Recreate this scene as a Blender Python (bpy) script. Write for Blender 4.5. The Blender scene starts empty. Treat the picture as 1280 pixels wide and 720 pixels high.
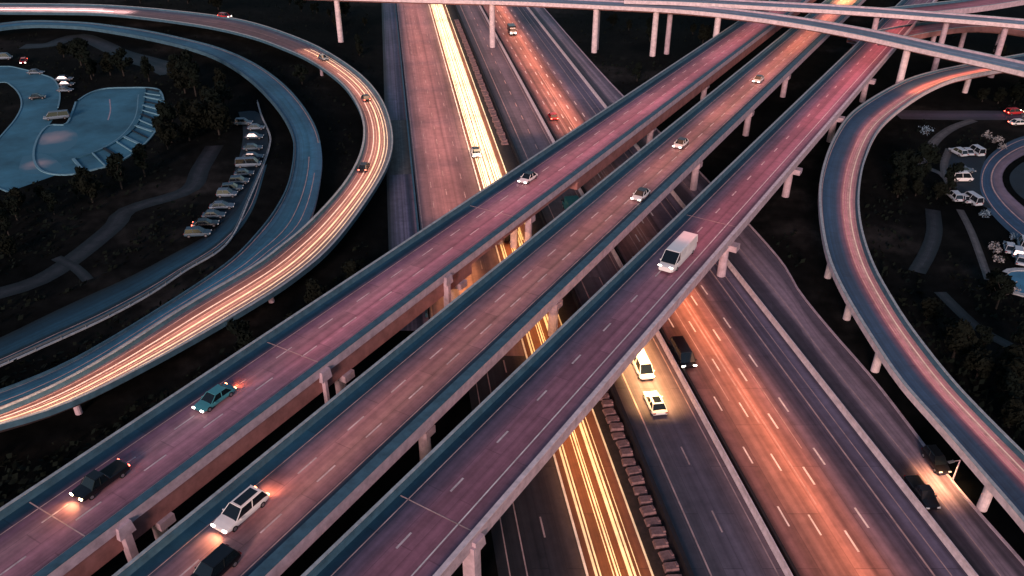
import bpy, bmesh, math, random
from mathutils import Vector, Matrix
R = math.radians
rnd = random.Random(7)
scene = bpy.context.scene
col = scene.collection

# ------------------------------------------------------------------ camera
F, HC = 1000.0, 72.0
PITCH = math.atan2(592, F)
cam_d = bpy.data.cameras.new('camera'); cam = bpy.data.objects.new('camera', cam_d); col.objects.link(cam)
cam.location = (0, 0, HC); cam.rotation_euler = (math.pi/2 - PITCH, 0, 0)
cam_d.sensor_width = 36; cam_d.lens = 36*F/1280; cam_d.clip_start = 1; cam_d.clip_end = 6000
scene.camera = cam

def W(x, y, z=0.0):
    """point of the place at height z that the photograph shows at (x, y): the survey used to lay the roads out"""
    u = (x-640)/F; v = (y-360)/F
    d = Vector((u, math.cos(PITCH)-v*math.sin(PITCH), -math.sin(PITCH)-v*math.cos(PITCH)))
    t = (z-HC)/d.z
    return Vector((t*d.x, t*d.y, z))

# ------------------------------------------------------------------ materials
def mat(name, color, rough=0.8, metal=0.0, noise=0.25, scale=1.5, emit=None, es=0.0, spec=0.3, bump=0.0):
    m = bpy.data.materials.new(name); m.use_nodes = True
    nt = m.node_tree; b = nt.nodes['Principled BSDF']
    b.inputs['Roughness'].default_value = rough; b.inputs['Metallic'].default_value = metal
    b.inputs['Specular IOR Level'].default_value = spec
    if noise > 0:
        tc = nt.nodes.new('ShaderNodeTexCoord'); n = nt.nodes.new('ShaderNodeTexNoise')
        n.inputs['Scale'].default_value = scale; n.inputs['Detail'].default_value = 6; n.inputs['Roughness'].default_value = .65
        nt.links.new(tc.outputs['Object'], n.inputs['Vector'])
        r = nt.nodes.new('ShaderNodeValToRGB')
        r.color_ramp.elements[0].position = .3; r.color_ramp.elements[1].position = .72
        r.color_ramp.elements[0].color = [c*(1-noise) for c in color]+[1]
        r.color_ramp.elements[1].color = [min(1, c*(1+noise)) for c in color]+[1]
        nt.links.new(n.outputs['Fac'], r.inputs['Fac']); nt.links.new(r.outputs['Color'], b.inputs['Base Color'])
        if bump:
            bp = nt.nodes.new('ShaderNodeBump'); bp.inputs['Strength'].default_value = bump
            nt.links.new(n.outputs['Fac'], bp.inputs['Height']); nt.links.new(bp.outputs['Normal'], b.inputs['Normal'])
    else:
        b.inputs['Base Color'].default_value = (*color, 1)
    if emit:
        b.inputs['Emission Color'].default_value = (*emit, 1); b.inputs['Emission Strength'].default_value = es
    return m

def road_mat(name, stops, streak=.3, rough=.62, grain=.22, lane=None):
    """asphalt and concrete: colour across the width (u, 0..1), worn tracks drawn out along the road (v, metres)"""
    m = bpy.data.materials.new(name); m.use_nodes = True
    nt = m.node_tree; N = nt.nodes; L = nt.links; b = N['Principled BSDF']
    uv = N.new('ShaderNodeUVMap'); uv.uv_map = 'road'
    sp = N.new('ShaderNodeSeparateXYZ'); L.new(uv.outputs['UV'], sp.inputs[0])
    wob = N.new('ShaderNodeTexNoise'); wob.inputs['Scale'].default_value = .12; wob.inputs['Detail'].default_value = 3
    tc = N.new('ShaderNodeTexCoord'); L.new(tc.outputs['Object'], wob.inputs['Vector'])
    mw = N.new('ShaderNodeMath'); mw.operation = 'MULTIPLY_ADD'; mw.inputs[1].default_value = .05; L.new(wob.outputs['Fac'], mw.inputs[0])
    sb = N.new('ShaderNodeMath'); sb.operation = 'SUBTRACT'; sb.inputs[1].default_value = .025; L.new(sp.outputs['X'], sb.inputs[0])
    L.new(sb.outputs[0], mw.inputs[2])
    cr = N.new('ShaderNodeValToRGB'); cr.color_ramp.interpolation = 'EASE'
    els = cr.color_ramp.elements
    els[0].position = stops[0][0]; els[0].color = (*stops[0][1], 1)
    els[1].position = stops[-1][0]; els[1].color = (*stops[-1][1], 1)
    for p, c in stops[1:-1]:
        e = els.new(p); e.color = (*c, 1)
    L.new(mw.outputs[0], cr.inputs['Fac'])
    # stretched noise: tyre tracks
    cx = N.new('ShaderNodeCombineXYZ')
    mx = N.new('ShaderNodeMath'); mx.operation = 'MULTIPLY'; mx.inputs[1].default_value = 13; L.new(sp.outputs['X'], mx.inputs[0])
    my = N.new('ShaderNodeMath'); my.operation = 'MULTIPLY'; my.inputs[1].default_value = .007; L.new(sp.outputs['Y'], my.inputs[0])
    L.new(mx.outputs[0], cx.inputs[0]); L.new(my.outputs[0], cx.inputs[1])
    n1 = N.new('ShaderNodeTexNoise'); n1.inputs['Scale'].default_value = 1.0; n1.inputs['Detail'].default_value = 4; L.new(cx.outputs[0], n1.inputs['Vector'])
    n2 = N.new('ShaderNodeTexNoise'); n2.inputs['Scale'].default_value = .55; n2.inputs['Detail'].default_value = 9; n2.inputs['Roughness'].default_value = .7
    L.new(tc.outputs['Object'], n2.inputs['Vector'])
    def mr(src, a, bb):
        q = N.new('ShaderNodeMapRange'); q.inputs['From Min'].default_value = .3; q.inputs['From Max'].default_value = .7
        q.inputs['To Min'].default_value = a; q.inputs['To Max'].default_value = bb; L.new(src, q.inputs['Value']); return q.outputs[0]
    k = N.new('ShaderNodeMath'); k.operation = 'MULTIPLY'
    L.new(mr(n1.outputs['Fac'], 1-streak, 1+streak), k.inputs[0]); L.new(mr(n2.outputs['Fac'], 1-grain, 1+grain), k.inputs[1])
    # slab joints / tar seams across the carriageway
    n3 = N.new('ShaderNodeTexNoise'); n3.inputs['Scale'].default_value = .035; n3.inputs['Detail'].default_value = 2
    L.new(tc.outputs['Object'], n3.inputs['Vector'])
    k2 = N.new('ShaderNodeMath'); k2.operation = 'MULTIPLY'; L.new(k.outputs[0], k2.inputs[0]); L.new(mr(n3.outputs['Fac'], .74, 1.24), k2.inputs[1])
    # slabs and repairs: rectangular panels of slightly different age
    bx = N.new('ShaderNodeCombineXYZ')
    b1 = N.new('ShaderNodeMath'); b1.operation = 'MULTIPLY'; b1.inputs[1].default_value = .055; L.new(sp.outputs['Y'], b1.inputs[0])
    b2 = N.new('ShaderNodeMath'); b2.operation = 'MULTIPLY'; b2.inputs[1].default_value = 1.02; L.new(sp.outputs['X'], b2.inputs[0])
    L.new(b1.outputs[0], bx.inputs[0]); L.new(b2.outputs[0], bx.inputs[1])
    bt = N.new('ShaderNodeTexBrick'); bt.inputs['Scale'].default_value = 1; bt.inputs['Mortar Size'].default_value = .004; bt.inputs['Brick Width'].default_value = .9; bt.inputs['Row Height'].default_value = .2
    bt.inputs['Color1'].default_value = (.84, .84, .84, 1); bt.inputs['Color2'].default_value = (1.1, 1.1, 1.1, 1); bt.inputs['Mortar'].default_value = (.7, .7, .7, 1)
    L.new(bx.outputs[0], bt.inputs['Vector'])
    k3 = N.new('ShaderNodeMath'); k3.operation = 'MULTIPLY'; L.new(k2.outputs[0], k3.inputs[0]); L.new(bt.outputs['Color'], k3.inputs[1]); k2 = k3
    vm = N.new('ShaderNodeVectorMath'); vm.operation = 'SCALE'; L.new(cr.outputs['Color'], vm.inputs[0]); L.new(k2.outputs[0], vm.inputs['Scale'])
    L.new(vm.outputs[0], b.inputs['Base Color'])
    b.inputs['Roughness'].default_value = rough; b.inputs['Specular IOR Level'].default_value = .25
    bp = N.new('ShaderNodeBump'); bp.inputs['Strength'].default_value = .15; L.new(n2.outputs['Fac'], bp.inputs['Height']); L.new(bp.outputs['Normal'], b.inputs['Normal'])
    return m

TEAL = (.020, .085, .135); TEALD = (.009, .036, .066); MAUVE = (.30, .155, .18); ROSE = (.35, .185, .178); PLUM = (.15, .075, .105)  # warm traffic glow and bluish edges are put into these deck colours
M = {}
M['deck_a'] = road_mat('mauve worn concrete deck with painted glow', [(0, TEAL), (.13, TEALD), (.24, (.17, .085, .125)), (.40, MAUVE), (.66, (.37, .165, .205)), (.80, (.30, .14, .18)), (.87, TEALD), (1, TEAL)])
M['deck_b'] = road_mat('rose worn concrete deck with painted glow', [(0, TEAL), (.13, (.012, .05, .085)), (.27, (.20, .115, .14)), (.42, (.34, .17, .175)), (.60, ROSE), (.74, (.33, .165, .18)), (.83, TEALD), (.92, (.02, .06, .10)), (1, TEAL)])
M['deck_c'] = road_mat('plum worn asphalt deck with painted glow', [(0, TEAL), (.12, TEALD), (.27, (.13, .085, .125)), (.48, (.27, .115, .15)), (.70, (.31, .125, .165)), (.86, (.27, .125, .165)), (1, (.16, .10, .14))])
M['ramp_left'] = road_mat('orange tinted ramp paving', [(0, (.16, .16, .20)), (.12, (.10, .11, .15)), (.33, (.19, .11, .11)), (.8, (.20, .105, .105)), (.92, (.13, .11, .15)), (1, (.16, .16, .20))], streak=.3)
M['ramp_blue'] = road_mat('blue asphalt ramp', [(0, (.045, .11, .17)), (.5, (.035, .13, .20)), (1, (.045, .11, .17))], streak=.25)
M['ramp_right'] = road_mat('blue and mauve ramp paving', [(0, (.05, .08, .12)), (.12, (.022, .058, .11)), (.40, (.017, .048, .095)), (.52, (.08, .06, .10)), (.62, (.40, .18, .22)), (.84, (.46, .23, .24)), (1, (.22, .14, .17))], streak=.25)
M['flyover'] = road_mat('grey blue flyover paving', [(0, (.34, .35, .40)), (.2, (.18, .24, .31)), (.45, (.24, .28, .34)), (.7, (.15, .22, .30)), (1, (.36, .36, .40))], streak=.45)
M['ramp_red'] = road_mat('red tinted ramp paving', [(0, (.12, .07, .09)), (.3, (.42, .13, .15)), (.7, (.40, .13, .16)), (1, (.12, .07, .09))])
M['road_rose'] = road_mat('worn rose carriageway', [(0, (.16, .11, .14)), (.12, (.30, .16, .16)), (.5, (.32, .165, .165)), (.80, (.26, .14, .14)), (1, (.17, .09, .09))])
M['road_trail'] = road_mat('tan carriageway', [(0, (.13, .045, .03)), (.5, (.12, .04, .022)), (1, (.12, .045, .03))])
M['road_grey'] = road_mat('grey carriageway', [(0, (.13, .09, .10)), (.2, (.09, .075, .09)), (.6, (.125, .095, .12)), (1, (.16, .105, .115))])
M['road_orange'] = road_mat('russet carriageway', [(0, (.10, .06, .07)), (.10, (.19, .09, .09)), (.26, (.22, .11, .10)), (.40, (.32, .15, .125)), (.52, (.26, .13, .125)), (.63, (.16, .10, .12)), (.74, (.11, .08, .11)), (1, (.11, .09, .13))], streak=.6)  # lighter core is the traffic glow put into the colour
M['road_service'] = road_mat('purple grey service road', [(0, (.06, .045, .055)), (.26, (.07, .052, .07)), (.38, (.27, .19, .225)), (.68, (.25, .175, .21)), (.78, (.13, .095, .12)), (1, (.11, .085, .11))])  # lighter middle is the lit lane put into the colour
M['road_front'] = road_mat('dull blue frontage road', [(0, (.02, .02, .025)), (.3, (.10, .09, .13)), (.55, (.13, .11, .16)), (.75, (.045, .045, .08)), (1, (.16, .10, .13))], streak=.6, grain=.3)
M['road_ring'] = road_mat('ring road paving', [(0, (.03, .07, .13)), (.45, (.025, .06, .12)), (.6, (.09, .08, .12)), (.75, (.22, .15, .19)), (1, (.15, .11, .15))])
M['road_dim'] = road_mat('dim mauve lane', [(0, (.035, .03, .04)), (.5, (.065, .05, .075)), (1, (.04, .035, .045))])
M['path'] = road_mat('pale gravel path', [(0, (.05, .045, .045)), (.5, (.09, .08, .08)), (1, (.05, .045, .045))], grain=.5)
M['path_dark'] = road_mat('dim dirt path', [(0, (.004, .004, .005)), (.5, (.022, .021, .025)), (1, (.004, .004, .005))], grain=.7)
M['lot_blue'] = mat('blue plaza paving', (.038, .14, .20), noise=.42, scale=.09)
M['lot_rim'] = mat('pale blue kerb stone', (.12, .25, .31), noise=.2)
M['lot_patch'] = mat('pale pink paving', (.32, .26, .29), noise=.2, scale=.6)
M['lot_dark'] = mat('dark blue asphalt', (.007, .017, .027), noise=.35, scale=.2)
M['concrete'] = mat('pale weathered concrete', (.46, .34, .38), noise=.28, scale=.9, bump=.1)
M['concrete_teal'] = mat('teal toned concrete', (.045, .105, .145), noise=.3, scale=.7)
M['concrete_warm'] = mat('reddish concrete girder', (.30, .135, .125), noise=.3, scale=.5)
M['coping'] = mat('light coping', (.34, .36, .37), noise=.3, scale=1.2)
M['barrier'] = mat('pale pink concrete barrier', (.66, .52, .53), noise=.25, scale=1)
M['dark_wall'] = mat('dark barrier wall', (.02, .014, .016), noise=.3)
M['median'] = mat('reddish earth median', (.20, .115, .115), noise=.5, scale=1.3, bump=.4)
M['paint'] = mat('white road paint', (.72, .62, .60), noise=.3, scale=.8)
M['paint_trail_edge'] = mat('cream paint for edges and light trails', (.78, .70, .55), noise=.25, scale=.5)  # mostly for vehicle light trails drawn as paint
M['paint_trail_pink'] = mat('worn pink paint and light trails', (.46, .30, .28), noise=.4, scale=.6)
M['ground'] = None
M['leaf'] = mat('dark foliage', (.0042, .0072, .0052), noise=.5, scale=.8, rough=.9, spec=.1)
M['leaf_b'] = mat('dark olive foliage', (.0056, .0072, .0046), noise=.5, scale=.8, rough=.9, spec=.1)
M['leaf_pale'] = mat('pale foliage', (.24, .235, .24), noise=.6, scale=1.5, rough=.8)
M['leaf_blue'] = mat('pale blue foliage', (.14, .21, .27), noise=.6, scale=1.5, rough=.8)
M['bark'] = mat('bark', (.02, .016, .013), noise=.4, scale=3)
M['bark_pale'] = mat('pale bark', (.10, .08, .07), noise=.4, scale=3)
M['glass'] = mat('dark car glass', (.006, .009, .012), noise=0, rough=.08, spec=.6)
M['tyre'] = mat('tyre rubber', (.012, .012, .013), noise=.2, rough=.9)
M['rim'] = mat('alloy rim', (.3, .3, .32), noise=.1, metal=.7, rough=.35)
M['white'] = mat('white car paint', (.74, .71, .69), noise=.04, rough=.3, spec=.5)
M['black'] = mat('black car paint', (.004, .004, .006), noise=.1, rough=.3, spec=.5)
M['teal_paint'] = mat('teal car paint', (.05, .22, .25), noise=.08, rough=.3, spec=.5)
M['red'] = mat('red car paint', (.42, .02, .025), noise=.08, rough=.3, spec=.5)
M['silver'] = mat('silver car paint', (.10, .14, .18), noise=.06, rough=.5, metal=.2)
M['bluegrey'] = mat('blue grey car paint', (.04, .075, .105), noise=.08, rough=.5)
M['truck_teal'] = mat('teal truck tarpaulin', (.02, .14, .16), noise=.2, rough=.6)
M['head'] = mat('lit headlight', (.9, .8, .6), noise=0, emit=(1, .72, .40), es=14)
M['head_cool'] = mat('lit white headlight', (.9, .9, .9), noise=0, emit=(1, .9, .78), es=6)
M['tail'] = mat('lit tail light', (.5, .02, .02), noise=0, emit=(1, .10, .06), es=7)
M['tail_orange'] = mat('lit orange lamp', (.6, .2, .05), noise=0, emit=(1, .28, .10), es=9)
M['head_off'] = mat('headlight glass', (.5, .5, .5), noise=0, rough=.1)
M['tail_off'] = mat('tail light plastic', (.2, .01, .01), noise=0, rough=.2)
M['lampglow'] = mat('lit lamp globe', (.9, .75, .6), noise=0, emit=(1, .72, .55), es=1.2)
M['steel'] = mat('galvanised steel', (.22, .24, .26), noise=.2, metal=.5, rough=.5)
M['water'] = mat('pool water', (.03, .13, .22), noise=.3, scale=.4, rough=.1)

def ground_material():
    m = bpy.data.materials.new('dark ground'); m.use_nodes = True
    nt = m.node_tree; N = nt.nodes; L = nt.links; b = N['Principled BSDF']
    tc = N.new('ShaderNodeTexCoord')
    a = N.new('ShaderNodeTexNoise'); a.inputs['Scale'].default_value = .022; a.inputs['Detail'].default_value = 8; a.inputs['Roughness'].default_value = .62
    c = N.new('ShaderNodeTexNoise'); c.inputs['Scale'].default_value = .35; c.inputs['Detail'].default_value = 8; c.inputs['Roughness'].default_value = .7
    for n in (a, c): L.new(tc.outputs['Object'], n.inputs['Vector'])
    r = N.new('ShaderNodeValToRGB'); e = r.color_ramp.elements
    e[0].position = .40; e[0].color = (.0016, .0020, .0021, 1); e[1].position = .78; e[1].color = (.046, .039, .036, 1)
    k = e.new(.56); k.color = (.0068, .0066, .0060, 1)
    L.new(a.outputs['Fac'], r.inputs['Fac'])
    mr = N.new('ShaderNodeMapRange'); mr.inputs['From Min'].default_value = .3; mr.inputs['From Max'].default_value = .7; mr.inputs['To Min'].default_value = .45; mr.inputs['To Max'].default_value = 1.6
    L.new(c.outputs['Fac'], mr.inputs['Value'])
    v = N.new('ShaderNodeVectorMath'); v.operation = 'SCALE'; L.new(r.outputs['Color'], v.inputs[0]); L.new(mr.outputs[0], v.inputs['Scale'])
    L.new(v.outputs[0], b.inputs['Base Color']); b.inputs['Roughness'].default_value = .95; b.inputs['Specular IOR Level'].default_value = .03
    bp = N.new('ShaderNodeBump'); bp.inputs['Strength'].default_value = .5; L.new(c.outputs['Fac'], bp.inputs['Height']); L.new(bp.outputs['Normal'], b.inputs['Normal'])
    return m
M['ground'] = ground_material()

# ------------------------------------------------------------------ object helpers
def tag(o, label=None, cat=None, group=None, kind=None):
    if label: o['label'] = label
    if cat: o['category'] = cat
    if group: o['group'] = group
    if kind: o['kind'] = kind
    return o

def empty(name, loc=(0, 0, 0), rz=0.0, label=None, cat=None, group=None):
    o = bpy.data.objects.new(name, None); col.objects.link(o); o.location = loc; o.rotation_euler = (0, 0, rz)
    o.empty_display_size = .5
    return tag(o, label, cat, group)

class MB:
    def __init__(s): s.v = []; s.f = []; s.uv = []
    def poly(s, pts, uvs=None):
        n = len(s.v); s.v += [tuple(p) for p in pts]; s.f.append(tuple(range(n, n+len(pts))))
        s.uv.append(uvs or [(p[0]*.1, p[1]*.1) for p in pts])
    def box(s, c, d, rz=0.0, top=1.0, topy=None):
        """box centred at c with sizes d; the top face may be scaled"""
        ty = top if topy is None else topy
        cs, sn = math.cos(rz), math.sin(rz); P = []
        for z, kx, ky in ((-.5, 1, 1), (.5, top, ty)):
            for x, y in ((-.5, -.5), (.5, -.5), (.5, .5), (-.5, .5)):
                X, Y = x*d[0]*kx, y*d[1]*ky
                P.append((c[0]+X*cs-Y*sn, c[1]+X*sn+Y*cs, c[2]+z*d[2]))
        n = len(s.v); s.v += P
        for q in ((3, 2, 1, 0), (4, 5, 6, 7), (0, 1, 5, 4), (1, 2, 6, 5), (2, 3, 7, 6), (3, 0, 4, 7)):
            s.f.append(tuple(n+i for i in q)); s.uv.append([(0, 0), (1, 0), (1, 1), (0, 1)])
    def tube(s, a, b, r0, r1, n=8, cap=True):
        a, b = Vector(a), Vector(b); d = (b-a).normalized()
        t = d.orthogonal().normalized(); w = d.cross(t); k = len(s.v)
        for p, r in ((a, r0), (b, r1)):
            for i in range(n):
                q = 2*math.pi*i/n; s.v.append(tuple(p+(t*math.cos(q)+w*math.sin(q))*r))
        for i in range(n):
            j = (i+1) % n; s.f.append((k+i, k+j, k+n+j, k+n+i)); s.uv.append([(0, 0)]*4)
        if cap:
            s.f.append(tuple(k+i for i in reversed(range(n)))); s.uv.append([(0, 0)]*n)
            s.f.append(tuple(k+n+i for i in range(n))); s.uv.append([(0, 0)]*n)
    def sweep(s, path, prof):
        """closed profile [(right offset, dz)] swept along path"""
        m = len(prof); rings = []
        for i, p in enumerate(path):
            a = path[max(0, i-1)]; b = path[min(len(path)-1, i+1)]
            d = Vector((b[0]-a[0], b[1]-a[1], 0)).normalized(); rt = Vector((d.y, -d.x, 0))
            rings.append([Vector(p)+rt*o+Vector((0, 0, z)) for o, z in prof])
        n = len(s.v)
        for r in rings: s.v += [tuple(q) for q in r]
        for i in range(len(rings)-1):
            for j in range(m):
                k = (j+1) % m
                s.f.append((n+i*m+j, n+i*m+k, n+(i+1)*m+k, n+(i+1)*m+j)); s.uv.append([(0, 0)]*4)
        s.f.append(tuple(n+j for j in reversed(range(m)))); s.uv.append([(0, 0)]*m)
        e = n+(len(rings)-1)*m
        s.f.append(tuple(e+j for j in range(m))); s.uv.append([(0, 0)]*m)
    def ribbon(s, Lp, Rp, dz=0.0):
        """sheet between two edges with u across and v along"""
        run = 0; prev = None; n = len(s.v)
        for i, (a, b) in enumerate(zip(Lp, Rp)):
            c = (a+b)/2
            if prev is not None: run += (c-prev).length
            prev = c
            s.v += [(a[0], a[1], a[2]+dz), (b[0], b[1], b[2]+dz)]
            if i:
                k = n+2*i
                s.f.append((k-2, k-1, k+1, k)); s.uv.append([(0, r0), (1, r0), (1, run), (0, run)])
            r0 = run
    def build(s, name, m, parent=None, smooth=False):
        me = bpy.data.meshes.new(name); me.from_pydata(s.v, [], s.f)
        uv = me.uv_layers.new(name='road'); i = 0
        for f in s.uv:
            for q in f: uv.data[i].uv = q; i += 1
        me.materials.append(m)
        bm = bmesh.new(); bm.from_mesh(me); bmesh.ops.recalc_face_normals(bm, faces=bm.faces)
        if all(abs(v[2]-s.v[0][2]) < 1e-4 for v in s.v):
            for f in bm.faces:
                if f.normal.z < 0: f.normal_flip()
        bm.to_mesh(me); bm.free()
        if smooth:
            for p in me.polygons: p.use_smooth = True
        o = bpy.data.objects.new(name, me); col.objects.link(o)
        if parent is not None: o.parent = parent
        return o

def ribbon_flat(pts_l, pts_r, dz=0):
    b = MB(); b.ribbon(pts_l, pts_r, dz); return b

def smooth_path(pts, step=4.0, it=3):
    """Catmull-Rom through world points, resampled evenly, lightly smoothed"""
    P = [Vector(p) for p in pts]; P = [P[0]*2-P[1]]+P+[P[-1]*2-P[-2]]
    out = []
    for i in range(1, len(P)-2):
        for k in range(16):
            t = k/16; a, b, c, d = P[i-1:i+3]
            out.append(.5*((2*b)+(c-a)*t+(2*a-5*b+4*c-d)*t*t+(3*b-a-3*c+d)*t**3))
    out.append(P[-2])
    for _ in range(it*6):
        out = [out[0]]+[(out[j-1]+out[j]*2+out[j+1])/4 for j in range(1, len(out)-1)]+[out[-1]]
    # even resample
    ln = [0]
    for a, b in zip(out, out[1:]): ln.append(ln[-1]+(b-a).length)
    n = max(2, int(ln[-1]/step)); res = []; j = 0
    for i in range(n+1):
        q = ln[-1]*i/n
        while j < len(ln)-2 and ln[j+1] < q: j += 1
        t = (q-ln[j])/max(1e-6, ln[j+1]-ln[j]); res.append(out[j].lerp(out[j+1], t))
    return res

def pair(Lpx, Rpx, z, n=90, it=2):
    """two edges from survey points, resampled to the same count"""
    a = smooth_path([W(x, y, z) for x, y in Lpx], 1.0, it); b = smooth_path([W(x, y, z) for x, y in Rpx], 1.0, it)
    pick = lambda l: [l[min(len(l)-1, round(i*(len(l)-1)/n))] for i in range(n+1)]
    return pick(a), pick(b)

def edges_of(path, w):
    Ls, Rs = [], []
    for i, p in enumerate(path):
        a = path[max(0, i-1)]; b = path[min(len(path)-1, i+1)]
        d = Vector((b[0]-a[0], b[1]-a[1], 0)).normalized(); rt = Vector((d.y, -d.x, 0))
        Ls.append(Vector(p)-rt*w/2); Rs.append(Vector(p)+rt*w/2)
    return Ls, Rs

def between(Lp, Rp, u, dz=0.0):
    return [a.lerp(b, u)+Vector((0, 0, dz)) for a, b in zip(Lp, Rp)]

occ = set()
def occupy(Lp, Rp, margin=3):
    for a, b, a2, b2 in zip(Lp, Rp, Lp[1:], Rp[1:]):
        n = max(2, int((a-b).length/1.5)); k = max(1, int(max((a-a2).length, (b-b2).length)/1.5))
        for j in range(k+1):
            p, r = a.lerp(a2, j/k), b.lerp(b2, j/k)
            for i in range(-1, n+2):
                q = p.lerp(r, i/n)
                occ.add((int(q.x//3), int(q.y//3)))
def free(x, y, r=0):
    gx, gy = int(x//3), int(y//3); k = int(math.ceil(r/3))
    return all((gx+i, gy+j) not in occ for i in range(-k, k+1) for j in range(-k, k+1))

def dashes(Lp, Rp, u, w=.22, on=3.2, off=8.0, dz=.02, start=0.0, jitter=0.0):
    """dashed line at fraction u across the road"""
    b = MB(); path = between(Lp, Rp, u); t = -start; seg = None
    ln = [0]
    for p, q in zip(path, path[1:]): ln.append(ln[-1]+(q-p).length)
    def at(s):
        s = max(0, min(ln[-1]-1e-3, s))
        j = 0
        lo, hi = 0, len(ln)-1
        while hi-lo > 1:
            mid = (lo+hi)//2
            if ln[mid] <= s: lo = mid
            else: hi = mid
        d = (path[lo+1]-path[lo]); return path[lo]+d*((s-ln[lo])/max(1e-6, ln[lo+1]-ln[lo])), d.normalized()
    s = start
    while s < ln[-1]-on:
        p, d = at(s); q, _ = at(s+on); rt = Vector((d.y, -d.x, 0))*w/2; z = Vector((0, 0, dz))
        b.poly([p-rt+z, p+rt+z, q+rt+z, q-rt+z]); s += on+off
    return b

def line(Lp, Rp, u, w=.2, dz=.02, i0=0, i1=None, wob=0.0, seed=1):
    path = between(Lp, Rp, u)[i0:i1]
    if wob:
        rr = random.Random(seed); ph = rr.random()*6
        path2 = []
        for i, p in enumerate(path):
            a = path[max(0, i-1)]; c = path[min(len(path)-1, i+1)]; d = (c-a).normalized(); rt = Vector((d.y, -d.x, 0))
            path2.append(p+rt*wob*math.sin(i*.35+ph))
        path = path2
    l, r = edges_of(path, w); b = MB(); b.ribbon(l, r, dz); return b

# ------------------------------------------------------------------ the ground
g = MB(); g.poly([(-1500, -400, 0), (1500, -400, 0), (1500, 2600, 0), (-1500, 2600, 0)])
tag(g.build('ground', M['ground']), kind='structure')

# ------------------------------------------------------------------ the ground-level motorway
TA = math.tan(R(8.32)); DA = Vector((-math.sin(R(8.32)), math.cos(R(8.32)), 0))
def hw(X, y): return Vector((X-(y-59.5)*TA, y, 0))       # X = place across the motorway on the line y = 59.5
Y0, Y1 = 20.0, 470.0
def strip(x0, x1, y0=Y0, y1=Y1, z=.03):
    n = max(2, int((y1-y0)/6)); ys = [y0+(y1-y0)*i/n for i in range(n+1)]
    return [hw(x0, y)+Vector((0, 0, z)) for y in ys], [hw(x1, y)+Vector((0, 0, z)) for y in ys]
def road(name, x0, x1, m, y0=Y0, y1=Y1, z=.03):
    l, r = strip(x0, x1, y0, y1, z); occupy(l, r)
    tag(ribbon_flat(l, r).build(name, M[m]), kind='structure'); return l, r
def mark(mb, m, name='marking_trail_line'):
    return tag(mb.build(name, M[m]), kind='structure')

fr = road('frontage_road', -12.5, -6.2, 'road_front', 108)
M['road_unlit'] = road_mat('unlit carriageway colour', [(0, (.03, .03, .035)), (.5, (.035, .03, .034)), (.9, (.06, .04, .042)), (1, (.07, .045, .045))])  # darker copy of the rose carriageway, lack of light put into the colour
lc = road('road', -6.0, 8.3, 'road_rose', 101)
ld = road('road', -1.5, 8.3, 'road_unlit', Y0, 101)
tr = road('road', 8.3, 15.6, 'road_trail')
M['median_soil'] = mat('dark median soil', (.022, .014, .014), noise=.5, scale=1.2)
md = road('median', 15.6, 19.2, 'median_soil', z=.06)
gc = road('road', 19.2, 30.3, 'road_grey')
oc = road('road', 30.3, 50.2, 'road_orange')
def at_x(l, X, w=.2, dz=.02, y0=Y0, y1=Y1):
    a, b = strip(X-w/2, X+w/2, y0, y1); mb = MB(); mb.ribbon(a, b, dz); return mb
def dash_x(X, w=.2, on=3.2, off=7.5, y0=Y0, y1=Y1):
    a, b = strip(X-.5, X+.5, y0, y1); return dashes(a, b, .5, w, on, off, .02, start=rnd.random()*8)
mark(at_x(lc, 8.3, .28, .02), 'paint')
mark(at_x(lc, 1.7, .16, .02, 30, 110), 'paint_trail_pink')
mark(at_x(lc, -5.6, .3, y0=101), 'paint_trail_pink'); mark(at_x(lc, -.2, .14, y1=101), 'paint_trail_pink')
mark(dash_x(4.6, .2), 'paint_trail_pink'); mark(dash_x(0.6, .2, y0=150), 'paint_trail_pink'); mark(dash_x(-2.6, .2, y0=150), 'paint_trail_pink')
mark(at_x(tr, 15.5, .3), 'paint_trail_edge')
# vehicle light trails painted as continuous cream lines on the tan carriageway
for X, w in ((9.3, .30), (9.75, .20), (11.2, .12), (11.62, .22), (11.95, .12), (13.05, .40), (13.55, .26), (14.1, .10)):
    mark(at_x(tr, X, w, .024), 'paint_trail_edge')
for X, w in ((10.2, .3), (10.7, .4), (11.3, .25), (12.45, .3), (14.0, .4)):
    mark(at_x(tr, X, w, .024, 140, Y1), 'paint_trail_edge')
mark(at_x(gc, 21.9, .2), 'paint_trail_pink'); mark(dash_x(25.4, .2, 3.4, 8), 'paint_trail_pink'); mark(at_x(gc, 29.3, .16), 'paint_trail_pink')
mark(dash_x(33.6, .22), 'paint'); mark(dash_x(36.7, .22), 'paint'); mark(dash_x(39.8, .26), 'paint'); mark(dash_x(42.8, .26), 'paint')
for X, w, y0, y1 in ((37.7, .22, 85, 260), (38.4, .15, 70, 250), (35.4, .14, 90, 240), (41.2, .14, 80, 200), (46.4, .22, 40, 400), (48.3, .14, 40, 400)):
    mark(at_x(oc, X, w, .02, y0, y1), 'paint_trail_pink')  # pale light streaks of the traffic painted as lines

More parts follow.
